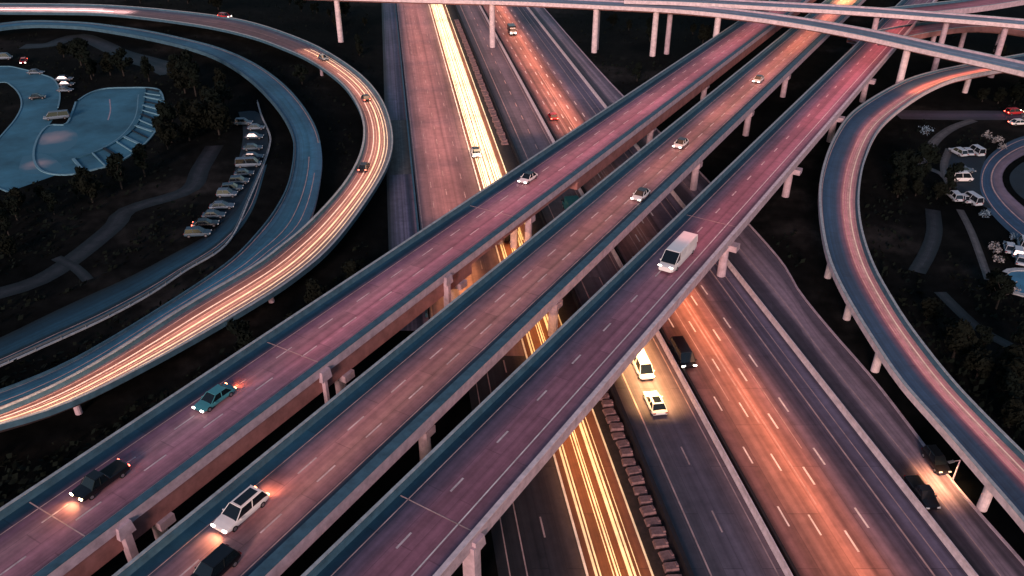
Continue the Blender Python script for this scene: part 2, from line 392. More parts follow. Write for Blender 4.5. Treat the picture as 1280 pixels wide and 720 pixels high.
def swept_thing(name, X, prof, m, label, cat, y0=Y0, y1=Y1, group=None):
    n = int((y1-y0)/6); b = MB(); b.sweep([hw(X, y0+(y1-y0)*i/n) for i in range(n+1)], prof)
    return tag(b.build(name, M[m]), label, cat, group)
JERSEY = [(-.38, 0), (.38, 0), (.30, .18), (.12, .5), (.10, 1.0), (-.10, 1.0), (-.12, .5), (-.30, .18)]
swept_thing('concrete_barrier', 30.3, [(o*.8, z) for o, z in JERSEY], 'barrier', 'pale pink concrete barrier between the grey carriageway and the russet carriageway', 'barrier')
swept_thing('concrete_barrier', 50.4, [(o*.75, z) for o, z in JERSEY], 'barrier', 'pale concrete barrier along the right side of the russet carriageway', 'barrier')
swept_thing('dark_barrier', 19.35, [(-.25, 0), (.25, 0), (.25, 1.1), (-.25, 1.1)], 'dark_wall', 'dark barrier wall between the planted median and the grey carriageway', 'barrier')
swept_thing('dark_barrier', 31.1, [(-.16, 0), (.16, 0), (.16, .75), (-.16, .75)], 'dark_wall', 'low dark barrier tight against the russet side of the pale pink barrier', 'barrier')
swept_thing('frontage_wall', -6.5, [(-.2, 0), (.2, 0), (.2, .8), (-.2, .8)], 'concrete_teal', 'bluish low wall between the frontage road and the rose carriageway', 'wall', 112, 400)

# service road on the right, from under the decks to the lower right corner
svL = [hw(51.2, y) for y in (20, 60, 100, 140, 180, 230, 300, 380, 460)]
svR = [W(1360, 800), W(1280, 707), W(1187, 600), W(1095, 480), W(1037, 413), W(997, 363), W(966, 315), hw(60.5, 178), hw(59, 215), hw(57.7, 260), hw(57.5, 360), hw(57.5, 460)]
svL = smooth_path(svL, 1, 0); svR = smooth_path(svR, 1, 1)
pick = lambda l, n=100: [l[min(len(l)-1, round(i*(len(l)-1)/n))]+Vector((0, 0, .034)) for i in range(n+1)]
svL, svR = pick(svL), pick(svR); occupy(svL, svR)
tag(ribbon_flat(svL, svR).build('service_road', M['road_service']), kind='structure')
b = MB(); b.sweep([p-Vector((0, 0, .03)) for p in svR], [(-.1, 0), (.18, 0), (.18, .28), (-.1, .28)])
tag(b.build('kerb', M['concrete']), 'pale kerb along the right edge of the purple service road', 'kerb')
mark(line(svL, svR, .40, .14), 'paint_trail_pink')

# ------------------------------------------------------------------ elevated roads
PARA = .8
def parapet(path, side, h=PARA, t=.32):
    o = side
    prof = [(0, -.02), (-o*t*1.6, -.02), (-o*t*1.2, .3), (-o*t, h), (0, h)]
    b = MB(); b.sweep(path, prof); return b
def deck(name, Lp, Rp, m, label, cat, depth=1.0, girder=1.6, inset=1.6, rail=True, fascia='concrete', gird_m='concrete_warm', inner='concrete_teal', h=PARA, copw=.32, copm='coping'):
    o = empty(name, (0, 0, 0), 0, label, cat)
    occupy(Lp, Rp)
    ribbon_flat(Lp, Rp).build('road_surface', M[m], o)
    n = len(Lp)
    sl = MB()
    sl.ribbon(Lp, Rp, -depth)
    # edge faces of the slab
    sl.build('deck_underside', M['concrete'], o)
    for path, sd, nm in ((Lp, -1, 'left'), (Rp, 1, 'right')):
        f = MB(); f.sweep(path, [(0, h), (sd*.10, h), (sd*.10, -depth), (0, -depth)])
        f.build('fascia', M[fascia], o)
        pp = parapet(path, sd, h-.01)
        pb = pp.build('parapet', M[inner], o)  # teal inner material carries the blue sky light in its colour
        if rail:
            wd = copw if sd > 0 else .22
            c = MB(); c.sweep(path, [(-sd*wd, h), (sd*.14, h), (sd*.14, h+.10), (-sd*wd, h+.10)])
            c.build('coping', M[copm if sd > 0 else 'coping'], o)
    if girder > 0:
        gl = between(Lp, Rp, inset/((Lp[0]-Rp[0]).length), -depth); gr = between(Lp, Rp, 1-inset/((Lp[0]-Rp[0]).length), -depth)
        q = MB()
        q.ribbon(gl, gr, -girder)
        for A in (gl, gr):
            q.ribbon(A, [p-Vector((0, 0, girder)) for p in A])
        q.build('girder', M[gird_m], o)
    return o
def pier(parent, p, top, dirv, wid, r=.8, n=1, cap=True, m='concrete', capover=0.0, square=False):
    """columns under a deck at ground point p, across direction = right of dirv"""
    rt = Vector((dirv.y, -dirv.x, 0)).normalized(); ang = math.atan2(rt.y, rt.x)
    for i in range(n):
        q = p+rt*((i-(n-1)/2)*wid/max(1, n-1) if n > 1 else 0)
        c = MB()
        if square: c.box((q.x, q.y, top/2-.02), (r*2, r*1.5, top+.0), ang)
        else: c.tube((q.x, q.y, -.2), (q.x, q.y, top), r, r*.95, 14)
        c.build('pier', M[m], parent, smooth=False)
    if cap:
        c = MB(); c.box((p.x, p.y, top-.45), (wid+2*capover+2*r+.6, r*2.4, 1.1), ang, top=1.0)
        # tapered hammerhead below the cap beam
        c.box((p.x, p.y, top-1.35), (wid*.55+2*r, r*2.2, .72), ang)
        c.build('pier_cap', M[m], parent)

ZD = 9.0
def straight(px, py, ang, w, y0, y1):
    d = Vector((math.cos(R(ang)), math.sin(R(ang)), 0)); rt = Vector((d.y, -d.x, 0))
    a = W(px, py, ZD)
    t0 = (y0-a.y)/d.y; t1 = (y1-a.y)/d.y; n = int((t1-t0)/5)
    Lp = [a+d*(t0+(t1-t0)*i/n) for i in range(n+1)]
    return Lp, [p+rt*w for p in Lp], d, rt
# left, middle and right deck: parallel, straight, all at ZD
A1L, A1R, d1, r1 = straight(387, 387.5, 59.9, 11.9, 10, 470)
A2L, A2R, d2, r2 = straight(553, 394, 59.7, 12.2, 10, 470)
A3L, A3R, d3, r3 = straight(640, 475, 57.9, 10.9, 10, 470)
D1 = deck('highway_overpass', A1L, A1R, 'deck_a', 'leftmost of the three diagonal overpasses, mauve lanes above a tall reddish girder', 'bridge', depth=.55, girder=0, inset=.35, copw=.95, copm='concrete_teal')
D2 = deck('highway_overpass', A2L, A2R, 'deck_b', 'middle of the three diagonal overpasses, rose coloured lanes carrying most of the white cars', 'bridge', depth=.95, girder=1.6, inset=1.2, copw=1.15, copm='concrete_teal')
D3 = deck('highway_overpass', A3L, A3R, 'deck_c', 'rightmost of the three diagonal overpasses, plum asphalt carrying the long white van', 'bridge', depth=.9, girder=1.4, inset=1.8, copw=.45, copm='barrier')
for ya, yb, gd in ((10, 119, 2.9), (119, 152, 1.1), (152, 470, 2.9)):
    idx = [i for i, p in enumerate(A1R) if ya-4 < p.y <= yb]
    ga = [A1L[i]+r1*.4-Vector((0, 0, .55)) for i in idx]; gb = [A1R[i]-r1*.4-Vector((0, 0, .55)) for i in idx]
    q = MB(); q.ribbon(ga, gb, -gd)
    for A in (ga, gb): q.ribbon(A, [p-Vector((0, 0, gd)) for p in A])
    for k in (0, -1): q.poly([ga[k], gb[k], gb[k]-Vector((0, 0, gd)), ga[k]-Vector((0, 0, gd))])
    q.build('girder', M['concrete_warm'], D1)
def dash_parts(mb, o):
    for f in mb.f:
        pts = [mb.v[k] for k in f]
        if not (38 < pts[0][1] < 345): continue
        q = MB(); q.poly(pts); q.build('lane_dash', M['paint_deck'], o)
M['paint_deck'] = mat('worn white road paint', (.58, .46, .46), noise=.4, scale=.8)
def dmark(mb, m, o): return mb.build('lane_trail_line', M[m], o)
for o, Lp, Rp, us in ((D1, A1L, A1R, (.38, .61)), (D2, A2L, A2R, (.39, .61))):
    for u in us: dash_parts(dashes(Lp, Rp, u, .2, 3.0, 5.4, .02, start=rnd.random()*5), o)
dmark(line(A1L, A1R, .845, .13), 'paint_trail_pink', D1); dmark(line(A1L, A1R, .20, .12), 'paint_trail_pink', D1)
dmark(line(A2L, A2R, .80, .12), 'paint_trail_pink', D2); dmark(line(A2L, A2R, .17, .10), 'paint_trail_pink', D2)
dash_parts(dashes(A3L, A3R, .45, .24, 2.4, 6.8, .02, start=1.5), D3); dmark(line(A3L, A3R, .76, .16), 'paint', D3); dmark(line(A3L, A3R, .16, .12), 'paint_trail_pink', D3)
# expansion joints across the decks at the piers
def joint(o, Lp, d, rt, w, y):
    a = Lp[0]+d*((y-Lp[0].y)/d.y)
    b = MB(); b.box((a+rt*w/2+Vector((0, 0, .012)))[:], (w-1.4, .13, .016), math.atan2(rt.y, rt.x)); b.build('expansion_joint', M['paint_trail_pink'], o)
def piers_along(o, Lp, d, rt, w, ys, depth, **k):
    for y in ys:
        c = Lp[0]+d*((y-Lp[0].y)/d.y)+rt*w/2; pier(o, Vector((c.x, c.y, 0)), ZD-depth-.02, d, k.get('wid', w*.62), k.get('r', .8), k.get('n', 2), True, capover=k.get('capover', 0))
piers_along(D1, A1L, d1, r1, 11.9, (68.5, 95, 120), 3.46, wid=8.2, capover=.9)
piers_along(D1, A1L, d1, r1, 11.9, (141,), 1.68, wid=9.5, n=4, r=.7)
piers_along(D1, A1L, d1, r1, 11.9, (196, 232), 3.46, wid=8.2)
piers_along(D2, A2L, d2, r2, 12.2, (82, 112, 170, 205, 238), 2.56, wid=8.4)
piers_along(D3, A3L, d3, r3, 10.9, (131, 166, 200, 233), 2.32, wid=7.6, capover=1.2)
c_ = A3L[0]+d3*((62-A3L[0].y)/d3.y)+r3*10.7
pier(D3, Vector((c_.x, c_.y, 0)), ZD-.3, d3, 0, .75, 1, False, 'concrete', square=True)
for y_, r_ in ((64.5, .55), (91, .3), (116, .5)):
    c_ = A1L[0]+d1*((y_-A1L[0].y)/d1.y)+r1*11.85
    pier(D1, Vector((c_.x, c_.y, 0)), ZD-.9, d1, 0, r_, 1, False, 'concrete', square=True)
for y in (62, 92, 137): joint(D1, A1L, d1, r1, 11.9, y)
for y in (63, 133): joint(D3, A3L, d3, r3, 10.9, y)
# lit outcrop of the pier cap beside the decks
def nib(o, Lp, d, rt, w, y, sd=1):
    a = Lp[0]+d*((y-Lp[0].y)/d.y)+rt*(w if sd > 0 else 0)
    b = MB(); b.box((a.x+rt.x*.28, a.y+rt.y*.28, ZD-.55), (.6, 1.9, 1.5), math.atan2(rt.y, rt.x), top=.8)
    b.build('pier_head', M['concrete'], o)
nib(D1, A1L, d1, r1, 11.9, 64.5); nib(D1, A1L, d1, r1, 11.9, 91); nib(D3, A3L, d3, r3, 10.9, 62.5); nib(D1, A1L, d1, r1, 11.9, 116)

# ------------------------------------------------------------------ flyovers across the top
ZU = 16.0
nearU = [W(x, y, ZU) for x, y in ((200, -20), (350, -6), (507, 0), (640, 3.5), (740, 8), (853, 14), (960, 26), (1060, 43), (1160, 65), (1280, 92), (1400, 124))]
U1R = smooth_path(nearU, 4, 2)
def offset_left(path, w):
    out = []
    for i, p in enumerate(path):
        a = path[max(0, i-1)]; b = path[min(len(path)-1, i+1)]; d = Vector((b[0]-a[0], b[1]-a[1], 0)).normalized()
        out.append(p+Vector((-d.y, d.x, 0))*w)
    return out
U1L = offset_left(U1R, 9.4)
U1 = deck('flyover', U1L, U1R, 'flyover', 'nearer of the two high flyovers, grey blue deck with a pale pink side', 'bridge', depth=.75, girder=1.0, inset=3.0, inner='concrete', fascia='barrier', h=.45)
dmark(line(U1L, U1R, .12, .2), 'paint_trail_pink', U1); dmark(line(U1L, U1R, .55, .2), 'paint_trail_pink', U1); dmark(line(U1L, U1R, .86, .16), 'paint', U1)
def pier_at(o, path, px, off, top, r, dirw=None, m='concrete', n=1, wid=0.0, cap=False):
    """column under a swept road where its edge passes photo column px"""
    best = min(path, key=lambda p: abs(640+F*p.x/(p.y*math.cos(PITCH)-(p.z-HC)*math.sin(PITCH))-px))
    i = path.index(best); d = (path[min(len(path)-1, i+1)]-path[max(0, i-1)]).normalized(); rt = Vector((d.y, -d.x, 0))
    c = best-rt*off
    pier(o, Vector((c.x, c.y, 0)), top, d, wid, r, n, cap, m)
for px in (419, 618, 742, 824, 900, 1122): pier_at(U1, U1R, px, 2.5, ZU-.8, 1.0, m='barrier')
for px in (748, 832): pier_at(U1, U1R, px, 6.8, ZU-.8, .9)
ZU2 = 17.0
U2R = smooth_path([W(x, y, ZU2) for x, y in ((780, 2), (860, 4.5), (960, 10), (1060, 15.5), (1160, 23), (1280, 33), (1400, 46))], 4, 2)
U2L = offset_left(U2R, 9.0)
U2 = deck('flyover', U2L, U2R, 'flyover', 'farther flyover at the top right, thin grey deck with a pinkish side', 'bridge', depth=.7, girder=.8, inset=3.0, inner='concrete', fascia='barrier', h=.45)
dmark(line(U2L, U2R, .3, .2), 'paint_trail_pink', U2); dmark(line(U2L, U2R, .7, .2), 'paint_trail_pink', U2)
for px in (1100, 1180, 1262): pier_at(U2, U2R, px, 4, ZU2-.75, .9)
U3R = smooth_path([W(x, y, 15) for x, y in ((1130, 22), (1200, 14), (1240, 9), (1290, 1), (1360, -9))], 4, 2)
U3L = offset_left(U3R, 11)
U3 = deck('flyover', U3L, U3R, 'ramp_red', 'purple ramp rising behind the farther flyover in the top right corner', 'bridge', depth=1.0, girder=0, fascia='concrete')
# red ramp that leaves the right deck between the two flyovers
Q_R = smooth_path([W(x, y, ZD-.3) for x, y in ((1098, 58), (1132, 49), (1180, 40), (1215, 36), (1247, 37), (1290, 43), (1350, 55))], 3, 2)
Q_L = offset_left(Q_R, 11)
Q = deck('slip_ramp', Q_L, Q_R, 'ramp_red', 'red lit slip ramp curving between the two flyovers at the top right', 'bridge', depth=.9, girder=.8, inset=2, fascia='concrete_warm')
dmark(line(Q_L, Q_R, .4, .3), 'paint_trail_pink', Q); dmark(line(Q_L, Q_R, .7, .25), 'paint_trail_pink', Q)
for px in (1180, 1216, 1250): pier_at(Q, Q_R, px, 4, ZD-1.2, .8)

# ------------------------------------------------------------------ right loop ramp
ZR = 6.0
RLp = [(1330, 62), (1280, 69), (1240, 76), (1200, 84), (1167, 91), (1127, 104), (1070, 138), (1043, 173), (1027, 217), (1024, 260), (1033, 318), (1053, 366), (1090, 428), (1127, 482), (1175, 536), (1227, 596), (1280, 658), (1350, 745)]
RRp = [(1345, 78), (1285, 84), (1250, 89), (1207, 97), (1183, 104), (1147, 122), (1103, 157), (1082, 197), (1073, 240), (1075, 283), (1090, 332), (1118, 383), (1145, 423), (1190, 480), (1240, 533), (1280, 573), (1330, 624), (1400, 700)]
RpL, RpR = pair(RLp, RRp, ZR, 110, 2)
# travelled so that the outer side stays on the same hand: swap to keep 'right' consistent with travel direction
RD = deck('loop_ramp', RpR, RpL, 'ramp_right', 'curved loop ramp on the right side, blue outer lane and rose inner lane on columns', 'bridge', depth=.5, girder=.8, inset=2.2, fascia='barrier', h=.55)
# colour runs from blue at the outside: rebuild the surface with u from the outer edge
RDS = next(c for c in RD.children if c.name.startswith('road_surface'))
RDS.data.uv_layers['road'].data.foreach_set('uv', [c for l in RDS.data.uv_layers['road'].data for c in (1-l.uv[0], l.uv[1])])
for u, w, m in ((.62, .18, 'paint_trail_pink'), (.74, .34, 'paint_trail_pink'), (.79, .2, 'paint_trail_edge'), (.68, .12, 'paint_trail_pink'), (.90, .14, 'paint_trail_pink'), (.07, .14, 'paint_trail_pink')):
    dmark(line(RpL, RpR, u, w, .02), m, RD)  # inner lane lines stand for light trails, put in as paint
def pier_px(o, px, py, z, r, off=(0, 0), m='barrier'):
    c = W(px, py, z); d = Vector((0, 1, 0)); pier(o, Vector((c.x+off[0], c.y+off[1], 0)), z-.95, d, 0, r, 1, False, m)
for px, py in ((1031, 312), (1055, 362), (1091, 425), (1229, 594)):
    pier_px(RD, px, py, ZR, .62, (1.9, .6))
pier_px(RD, 1206, 92, ZR, .8, (2.2, 1)); pier_px(RD, 1042, 196, ZR, .62, (2.5, 0))

# ------------------------------------------------------------------ left loop ramp and its blue side lane
ZL = 3.0
LOp = [(-60, 6), (0, 6), (70, 6.5), (133, 8), (200, 13), (277, 22), (320, 31), (362, 45), (403, 63), (447, 92), (475, 123), (489, 160), (489, 195), (470, 236), (420, 305), (370, 349), (320, 382), (233, 433), (137, 484), (67, 515), (0, 535), (-80, 556), (-200, 586)]
LIp = [(-60, 17), (0, 17), (70, 17.5), (133, 19), (200, 26), (266, 36), (316, 48), (352, 61), (387, 77), (424, 103), (445, 130), (455, 160), (451, 194), (430, 233), (387, 281), (350, 312), (318, 336), (233, 386), (150, 440), (80, 480), (0, 516), (-80, 540), (-200, 570)]
LL, LR = pair(LIp, LOp, ZL, 150, 2)
LD = deck('loop_ramp', LR, LL, 'ramp_left', 'curved loop ramp sweeping round the left side, orange paving with painted light trails', 'bridge', depth=.35, girder=.6, inset=2.2, fascia='concrete_teal', gird_m='dark_wall', h=.6)
for u, w, m, i0, i1 in ((.17, .16, 'paint_trail_pink', 0, None), (.34, .24, 'paint', 78, None), (.44, .14, 'paint_trail_pink', 70, None), (.55, .32, 'paint_trail_edge', 66, None), (.64, .14, 'paint_trail_pink', 66, None), (.72, .30, 'paint_trail_edge', 67, None), (.82, .22, 'paint_trail_edge', 70, None),
                        (.25, .3, 'paint', 0, 26), (.45, .5, 'paint', 0, 26), (.65, .4, 'paint', 0, 24), (.85, .4, 'paint', 0, 24), (.5, .16, 'paint_trail_pink', 24, 60)):
    dmark(line(LL, LR, u, w, .02, i0, i1), m, LD)  # most of these lines are vehicle light trails drawn as paint
for px, py in ((406, 84), (345, 363), (100, 502), (281, 27)): pier_px(LD, px, py, ZL, .5, (-1.5, 1.2), 'concrete')
MO = [(-40, 36), (30, 27), (90, 28), (127, 31), (183, 39), (230, 49), (275, 61), (320, 81), (360, 111), (390, 150), (402, 187), (399, 232), (384, 281), (345, 313), (314, 337), (230, 385), (147, 440), (77, 481), (-3, 516), (-80, 540), (-200, 570)]
MI = [(-40, 42), (30, 33), (90, 34), (127, 38), (183, 48), (230, 59), (270, 73), (306, 95), (335, 122), (356, 150), (367, 180), (362, 225), (345, 262), (318, 297), (282, 332), (200, 387), (100, 447), (27, 480), (-30, 500), (-110, 528), (-230, 560)]
ML, MR = pair(MI, MO, ZL-.03, 130, 2)
MD = empty('side_ramp', (0, 0, 0), 0, 'blue asphalt side ramp curving inside the left loop and merging with it below', 'bridge')
occupy(ML, MR)
ribbon_flat(ML, MR).build('road_surface', M['ramp_blue'], MD)
ribbon_flat(ML, MR, -.7).build('deck_underside', M['concrete'], MD)
b = MB(); b.sweep(ML, [(-.28, .45), (0, .45), (0, -.7), (-.28, -.7)]); b.build('parapet', M['concrete_teal'], MD)
b = MB(); b.sweep(MR[:84], [(0, .45), (.28, .45), (.28, -.7), (0, -.7)]); b.build('parapet', M['concrete_teal'], MD)
dmark(line(ML, MR, .06, .2), 'paint_trail_pink', MD); dmark(line(ML, MR, .55, .16, .02, 86, None), 'paint_trail_pink', MD); dmark(line(ML, MR, .92, .2, .02, 0, 84), 'paint_trail_pink', MD)
dmark(line(ML, MR, .78, .16, .02, 90, None), 'paint_trail_pink', MD)
for px, py in ((368, 190), (330, 112), (200, 388)): pier_px(MD, px, py, ZL-.05, .5, (2.5, 0), 'concrete')

# ------------------------------------------------------------------ left: lower side road, lots, paths
S1 = [(-80, 456), (0, 422), (60, 393), (107, 371), (160, 347), (215, 318), (262, 291), (296, 258), (316, 215)]
S2 = [(-80, 490), (0, 457), (70, 425), (133, 397), (190, 366), (233, 338), (283, 305), (316, 262), (334, 205)]
sl, sr = pair(S1, S2, .03, 70, 1); occupy(sl, sr)
tag(ribbon_flat(sl, sr).build('side_road', road_mat('blue side road', [(0, (.004, .008, .012)), (.3, (.008, .032, .055)), (.6, (.014, .058, .095)), (.75, (.006, .02, .03)), (.86, (.015, .055, .085)), (1, (.012, .04, .06))])), kind='structure')
mark(line(sl, sr, .8, .16), 'paint_trail_pink')
railp = smooth_path([W(x, y) for x, y in ((-60, 485), (0, 458), (70, 427), (133, 398), (190, 367), (233, 338), (285, 304), (312, 248), (330, 205), (337, 182), (337, 168), (327, 145), (322, 128))], 2, 1)
gr = empty('guard_rail', railp[0], 0, 'long pale guard rail curving along the blue side road and the parked cars', 'guard rail')
gr.location = (0, 0, 0)
b = MB(); b.sweep(railp, [(-.05, .45), (.05, .45), (.05, .78), (-.05, .78)]); b.build('rail_beam', M['steel'], gr)
b = MB(); b.sweep(railp, [(-.22, 0), (.22, 0), (.22, .16), (-.22, .16)]); b.build('rail_kerb', M['coping'], gr)
b = MB()
for p in railp[::2]: b.box((p.x, p.y, .38), (.12, .12, .76))
b.build('rail_posts', M['steel'], gr)

def sheet(name, px, z, m, kind='structure'):
    P = smooth_path([W(x, y, z) for x, y in px+[px[0]]], 1.5, 1)[:-1]
    b = MB(); b.poly(P)
    for p in P: occ.add((int(p.x//3), int(p.y//3)))
    xs = [p.x for p in P]; ys = [p.y for p in P]
    for i in range(int(min(xs)//3), int(max(xs)//3)+1):
        for j in range(int(min(ys)//3), int(max(ys)//3)+1):
            x, y = i*3+1.5, j*3+1.5; ins = False
            for a, c in zip(P, P[1:]+P[:1]):
                if (a.y > y) != (c.y > y) and x < (c.x-a.x)*(y-a.y)/(c.y-a.y)+a.x: ins = not ins
            if ins: occ.add((i, j))
    return tag(b.build(name, M[m]), kind=kind), P
def kerb_loop(P, h, t=.25):
    b = MB(); Q = P+[P[0], P[1]]; b.sweep([Vector((p.x, p.y, 0)) for p in Q], [(-t, 0), (t, 0), (t, h), (-t, h)]); return b
# winding blue drive
dL = [(-60, 96), (0, 83), (30, 87), (52, 93), (68, 100), (75, 118), (70, 142), (56, 165), (44, 188), (60, 206), (78, 216)]
dR = [(-60, 116), (0, 103), (14, 107), (24, 118), (27, 132), (20, 148), (6, 165), (-12, 185), (-30, 206), (-10, 230), (10, 240)]
dl, dr = pair(dL, dR, .03, 60, 1); occupy(dl, dr)
bl_ = MB(); bl_.ribbon(dl, dr); tag(bl_.build('drive', M['lot_blue']), kind='structure')
for pth, lb in ((dl[:36], 'pale blue kerb along the outer bend of the winding blue drive'), (dr, 'pale blue kerb round the dark island inside the blue drive')):
    b = MB(); b.sweep([Vector((p.x, p.y, 0)) for p in pth], [(-.2, 0), (.2, 0), (.2, .18), (-.2, .18)]); tag(b.build('kerb', M['lot_rim']), lb, 'kerb')
bowl = [(95, 128), (112, 117), (132, 111), (160, 110), (183, 110), (199, 113), (205, 128), (203, 146), (192, 168), (172, 188), (146, 204), (115, 213), (82, 219), (52, 214), (42, 196), (48, 172), (62, 157), (82, 156), (90, 142)]
sh, BP = sheet('plaza', bowl, .05, 'lot_blue')
tag(kerb_loop(BP, .3).build('plaza_kerb', M['lot_rim']), 'pale blue raised kerb round the curved blue plaza', 'kerb')
def fade_patch(c, r):  # pale centre fading outwards into the plaza blue
    m = bpy.data.materials.new('pale paving fading outwards'); m.use_nodes = True; nt = m.node_tree; N = nt.nodes; L = nt.links; b = N['Principled BSDF']
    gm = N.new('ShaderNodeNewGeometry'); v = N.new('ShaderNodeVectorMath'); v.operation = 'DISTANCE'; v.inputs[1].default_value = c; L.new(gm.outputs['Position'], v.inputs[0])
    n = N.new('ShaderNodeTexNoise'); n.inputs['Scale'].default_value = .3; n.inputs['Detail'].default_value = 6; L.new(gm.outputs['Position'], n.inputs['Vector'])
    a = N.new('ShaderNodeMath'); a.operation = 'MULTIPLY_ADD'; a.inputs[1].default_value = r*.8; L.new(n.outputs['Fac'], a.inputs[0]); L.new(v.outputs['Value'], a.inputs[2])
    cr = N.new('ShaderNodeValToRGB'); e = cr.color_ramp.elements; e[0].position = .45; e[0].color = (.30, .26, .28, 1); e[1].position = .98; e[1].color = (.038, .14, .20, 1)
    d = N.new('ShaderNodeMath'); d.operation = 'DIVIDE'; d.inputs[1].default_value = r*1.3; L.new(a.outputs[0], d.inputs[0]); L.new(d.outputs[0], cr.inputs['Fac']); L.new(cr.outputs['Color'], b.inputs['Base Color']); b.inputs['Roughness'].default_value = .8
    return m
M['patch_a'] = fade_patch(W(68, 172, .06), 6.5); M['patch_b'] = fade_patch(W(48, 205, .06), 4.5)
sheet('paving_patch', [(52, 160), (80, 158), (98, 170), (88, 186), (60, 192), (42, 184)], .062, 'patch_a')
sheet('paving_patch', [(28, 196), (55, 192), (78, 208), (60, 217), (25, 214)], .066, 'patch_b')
# terraced rim of the plaza
b = MB()
tl = smooth_path([W(x, y) for x, y in ((182, 112), (180, 128), (176, 146), (166, 163), (146, 178), (120, 191), (92, 200))], 1.2, 1)
tr_ = smooth_path([W(x, y) for x, y in ((199, 115), (203, 130), (200, 148), (189, 168), (168, 188), (140, 205), (104, 214))], 1.2, 1)
n = 14
tg = empty('terrace', (0, 0, 0), 0, 'curved terrace of low blue walls round the right side of the plaza', 'terrace')
for i in range(n+1):
    a = tl[round(i*(len(tl)-1)/n)]; c = tr_[round(i*(len(tr_)-1)/n)]; m_ = (a+c)/2; dd = c-a
    w = MB(); w.box((m_.x, m_.y, .3), (dd.length, .3 if i % 2 else .7, .3), math.atan2(dd.y, dd.x)); w.build('low_wall', M['lot_rim'] if i % 3 else M['lot_dark'], tg)
w = MB(); w.sweep(tl, [(-.18, .0), (.18, .0), (.18, .35), (-.18, .35)]); w.build('terrace_edge', M['lot_blue'], tg)
mark(line(*pair([(136, 124), (137, 138), (134, 150)], [(138, 124), (139, 138), (136, 150)], .065, 8, 0), .5, .35, 0), 'lot_patch', 'paving_marking')
mark(line(*pair([(90, 198), (120, 188), (150, 170), (168, 146), (172, 118)], [(91, 199), (121, 189), (151, 171), (170, 146), (174, 118)], .065, 20, 0), .5, .3, 0), 'lot_rim', 'paving_marking')
# parking strip beside the guard rail
pk, _ = sheet('parking_lot', [(298, 140), (322, 140), (334, 165), (333, 190), (318, 222), (296, 262), (262, 285), (262, 262), (284, 232), (298, 200), (304, 165)], .05, 'lot_dark')
pz = [.012]
def path_px(px, w, m, name='path', z=None):
    pz[0] += .0045; z = pz[0]
    p = smooth_path([W(x, y, z) for x, y in px], 3, 1); l, r = edges_of(p, w); occupy(l, r)
    return tag(ribbon_flat(l, r).build(name, M[m]), kind='structure')
path_px([(28, 58), (62, 56), (95, 45), (120, 52), (150, 66), (180, 74), (215, 84)], 7, 'path_dark')
path_px([(150, 70), (190, 82), (212, 92)], 6, 'path_dark')
path_px([(268, 182), (250, 212), (235, 238), (160, 262), (140, 285), (60, 345), (-20, 372)], 4.5, 'path_dark')
path_px([(70, 322), (95, 335), (110, 350)], 2, 'path_dark')
path_px([(499, 150), (501, 185), (503, 218)], 5.5, 'path', 'apron')
# right: lanes, paths, ring road
path_px([(1120, 143), (1180, 144), (1240, 144), (1330, 146)], 8, 'road_dim', 'lane')
path_px([(1217, 150), (1190, 160), (1168, 177), (1150, 206)], 2.6, 'path')
path_px([(1148, 207), (1165, 212), (1180, 219), (1187, 230)], 1.8, 'path')
path_px([(1187, 186), (1180, 205), (1183, 222), (1190, 232)], 1.8, 'path')
path_px([(1200, 262), (1212, 285), (1222, 310), (1236, 350)], 1.5, 'path')
path_px([(1166, 262), (1168, 290), (1160, 315), (1146, 340)], 3.0, 'path_dark')
path_px([(1175, 365), (1200, 390), (1225, 412), (1262, 432)], 2.2, 'path_dark')
sheet('parking_lot', [(1190, 190), (1205, 184), (1232, 190), (1226, 215), (1226, 240), (1240, 262), (1205, 244), (1188, 228), (1184, 206)], .05, 'lot_dark')
rl, rr_ = pair([(1400, 158), (1320, 163), (1280, 170), (1256, 180), (1236, 195), (1224, 214), (1222, 234), (1231, 256), (1250, 279), (1280, 304), (1350, 350)],
               [(1400, 178), (1320, 184), (1290, 190), (1272, 198), (1259, 208), (1253, 220), (1256, 234), (1266, 246), (1282, 260), (1310, 280), (1380, 320)], .04, 60, 1)
occupy(rl, rr_)
tag(ribbon_flat(rl, rr_).build('ring_road', M['road_ring']), kind='structure')
mark(line(rl, rr_, .55, .3), 'paint_trail_pink'); mark(line(rl, rr_, .18, .2), 'paint_trail_pink')
sheet('ring_island', [(1400, 185), (1320, 190), (1292, 197), (1274, 206), (1262, 220), (1268, 238), (1290, 256), (1330, 280), (1400, 300)], .03, 'lot_dark')
wp, WPn = sheet('pool', [(1252, 345), (1262, 338), (1285, 338), (1310, 345), (1300, 368), (1272, 368), (1258, 358)], .08, 'water')
tag(kerb_loop(WPn, .25, .5).build('pool_rim', M['coping']), 'pale stone rim round the small blue pool at the right edge', 'kerb')

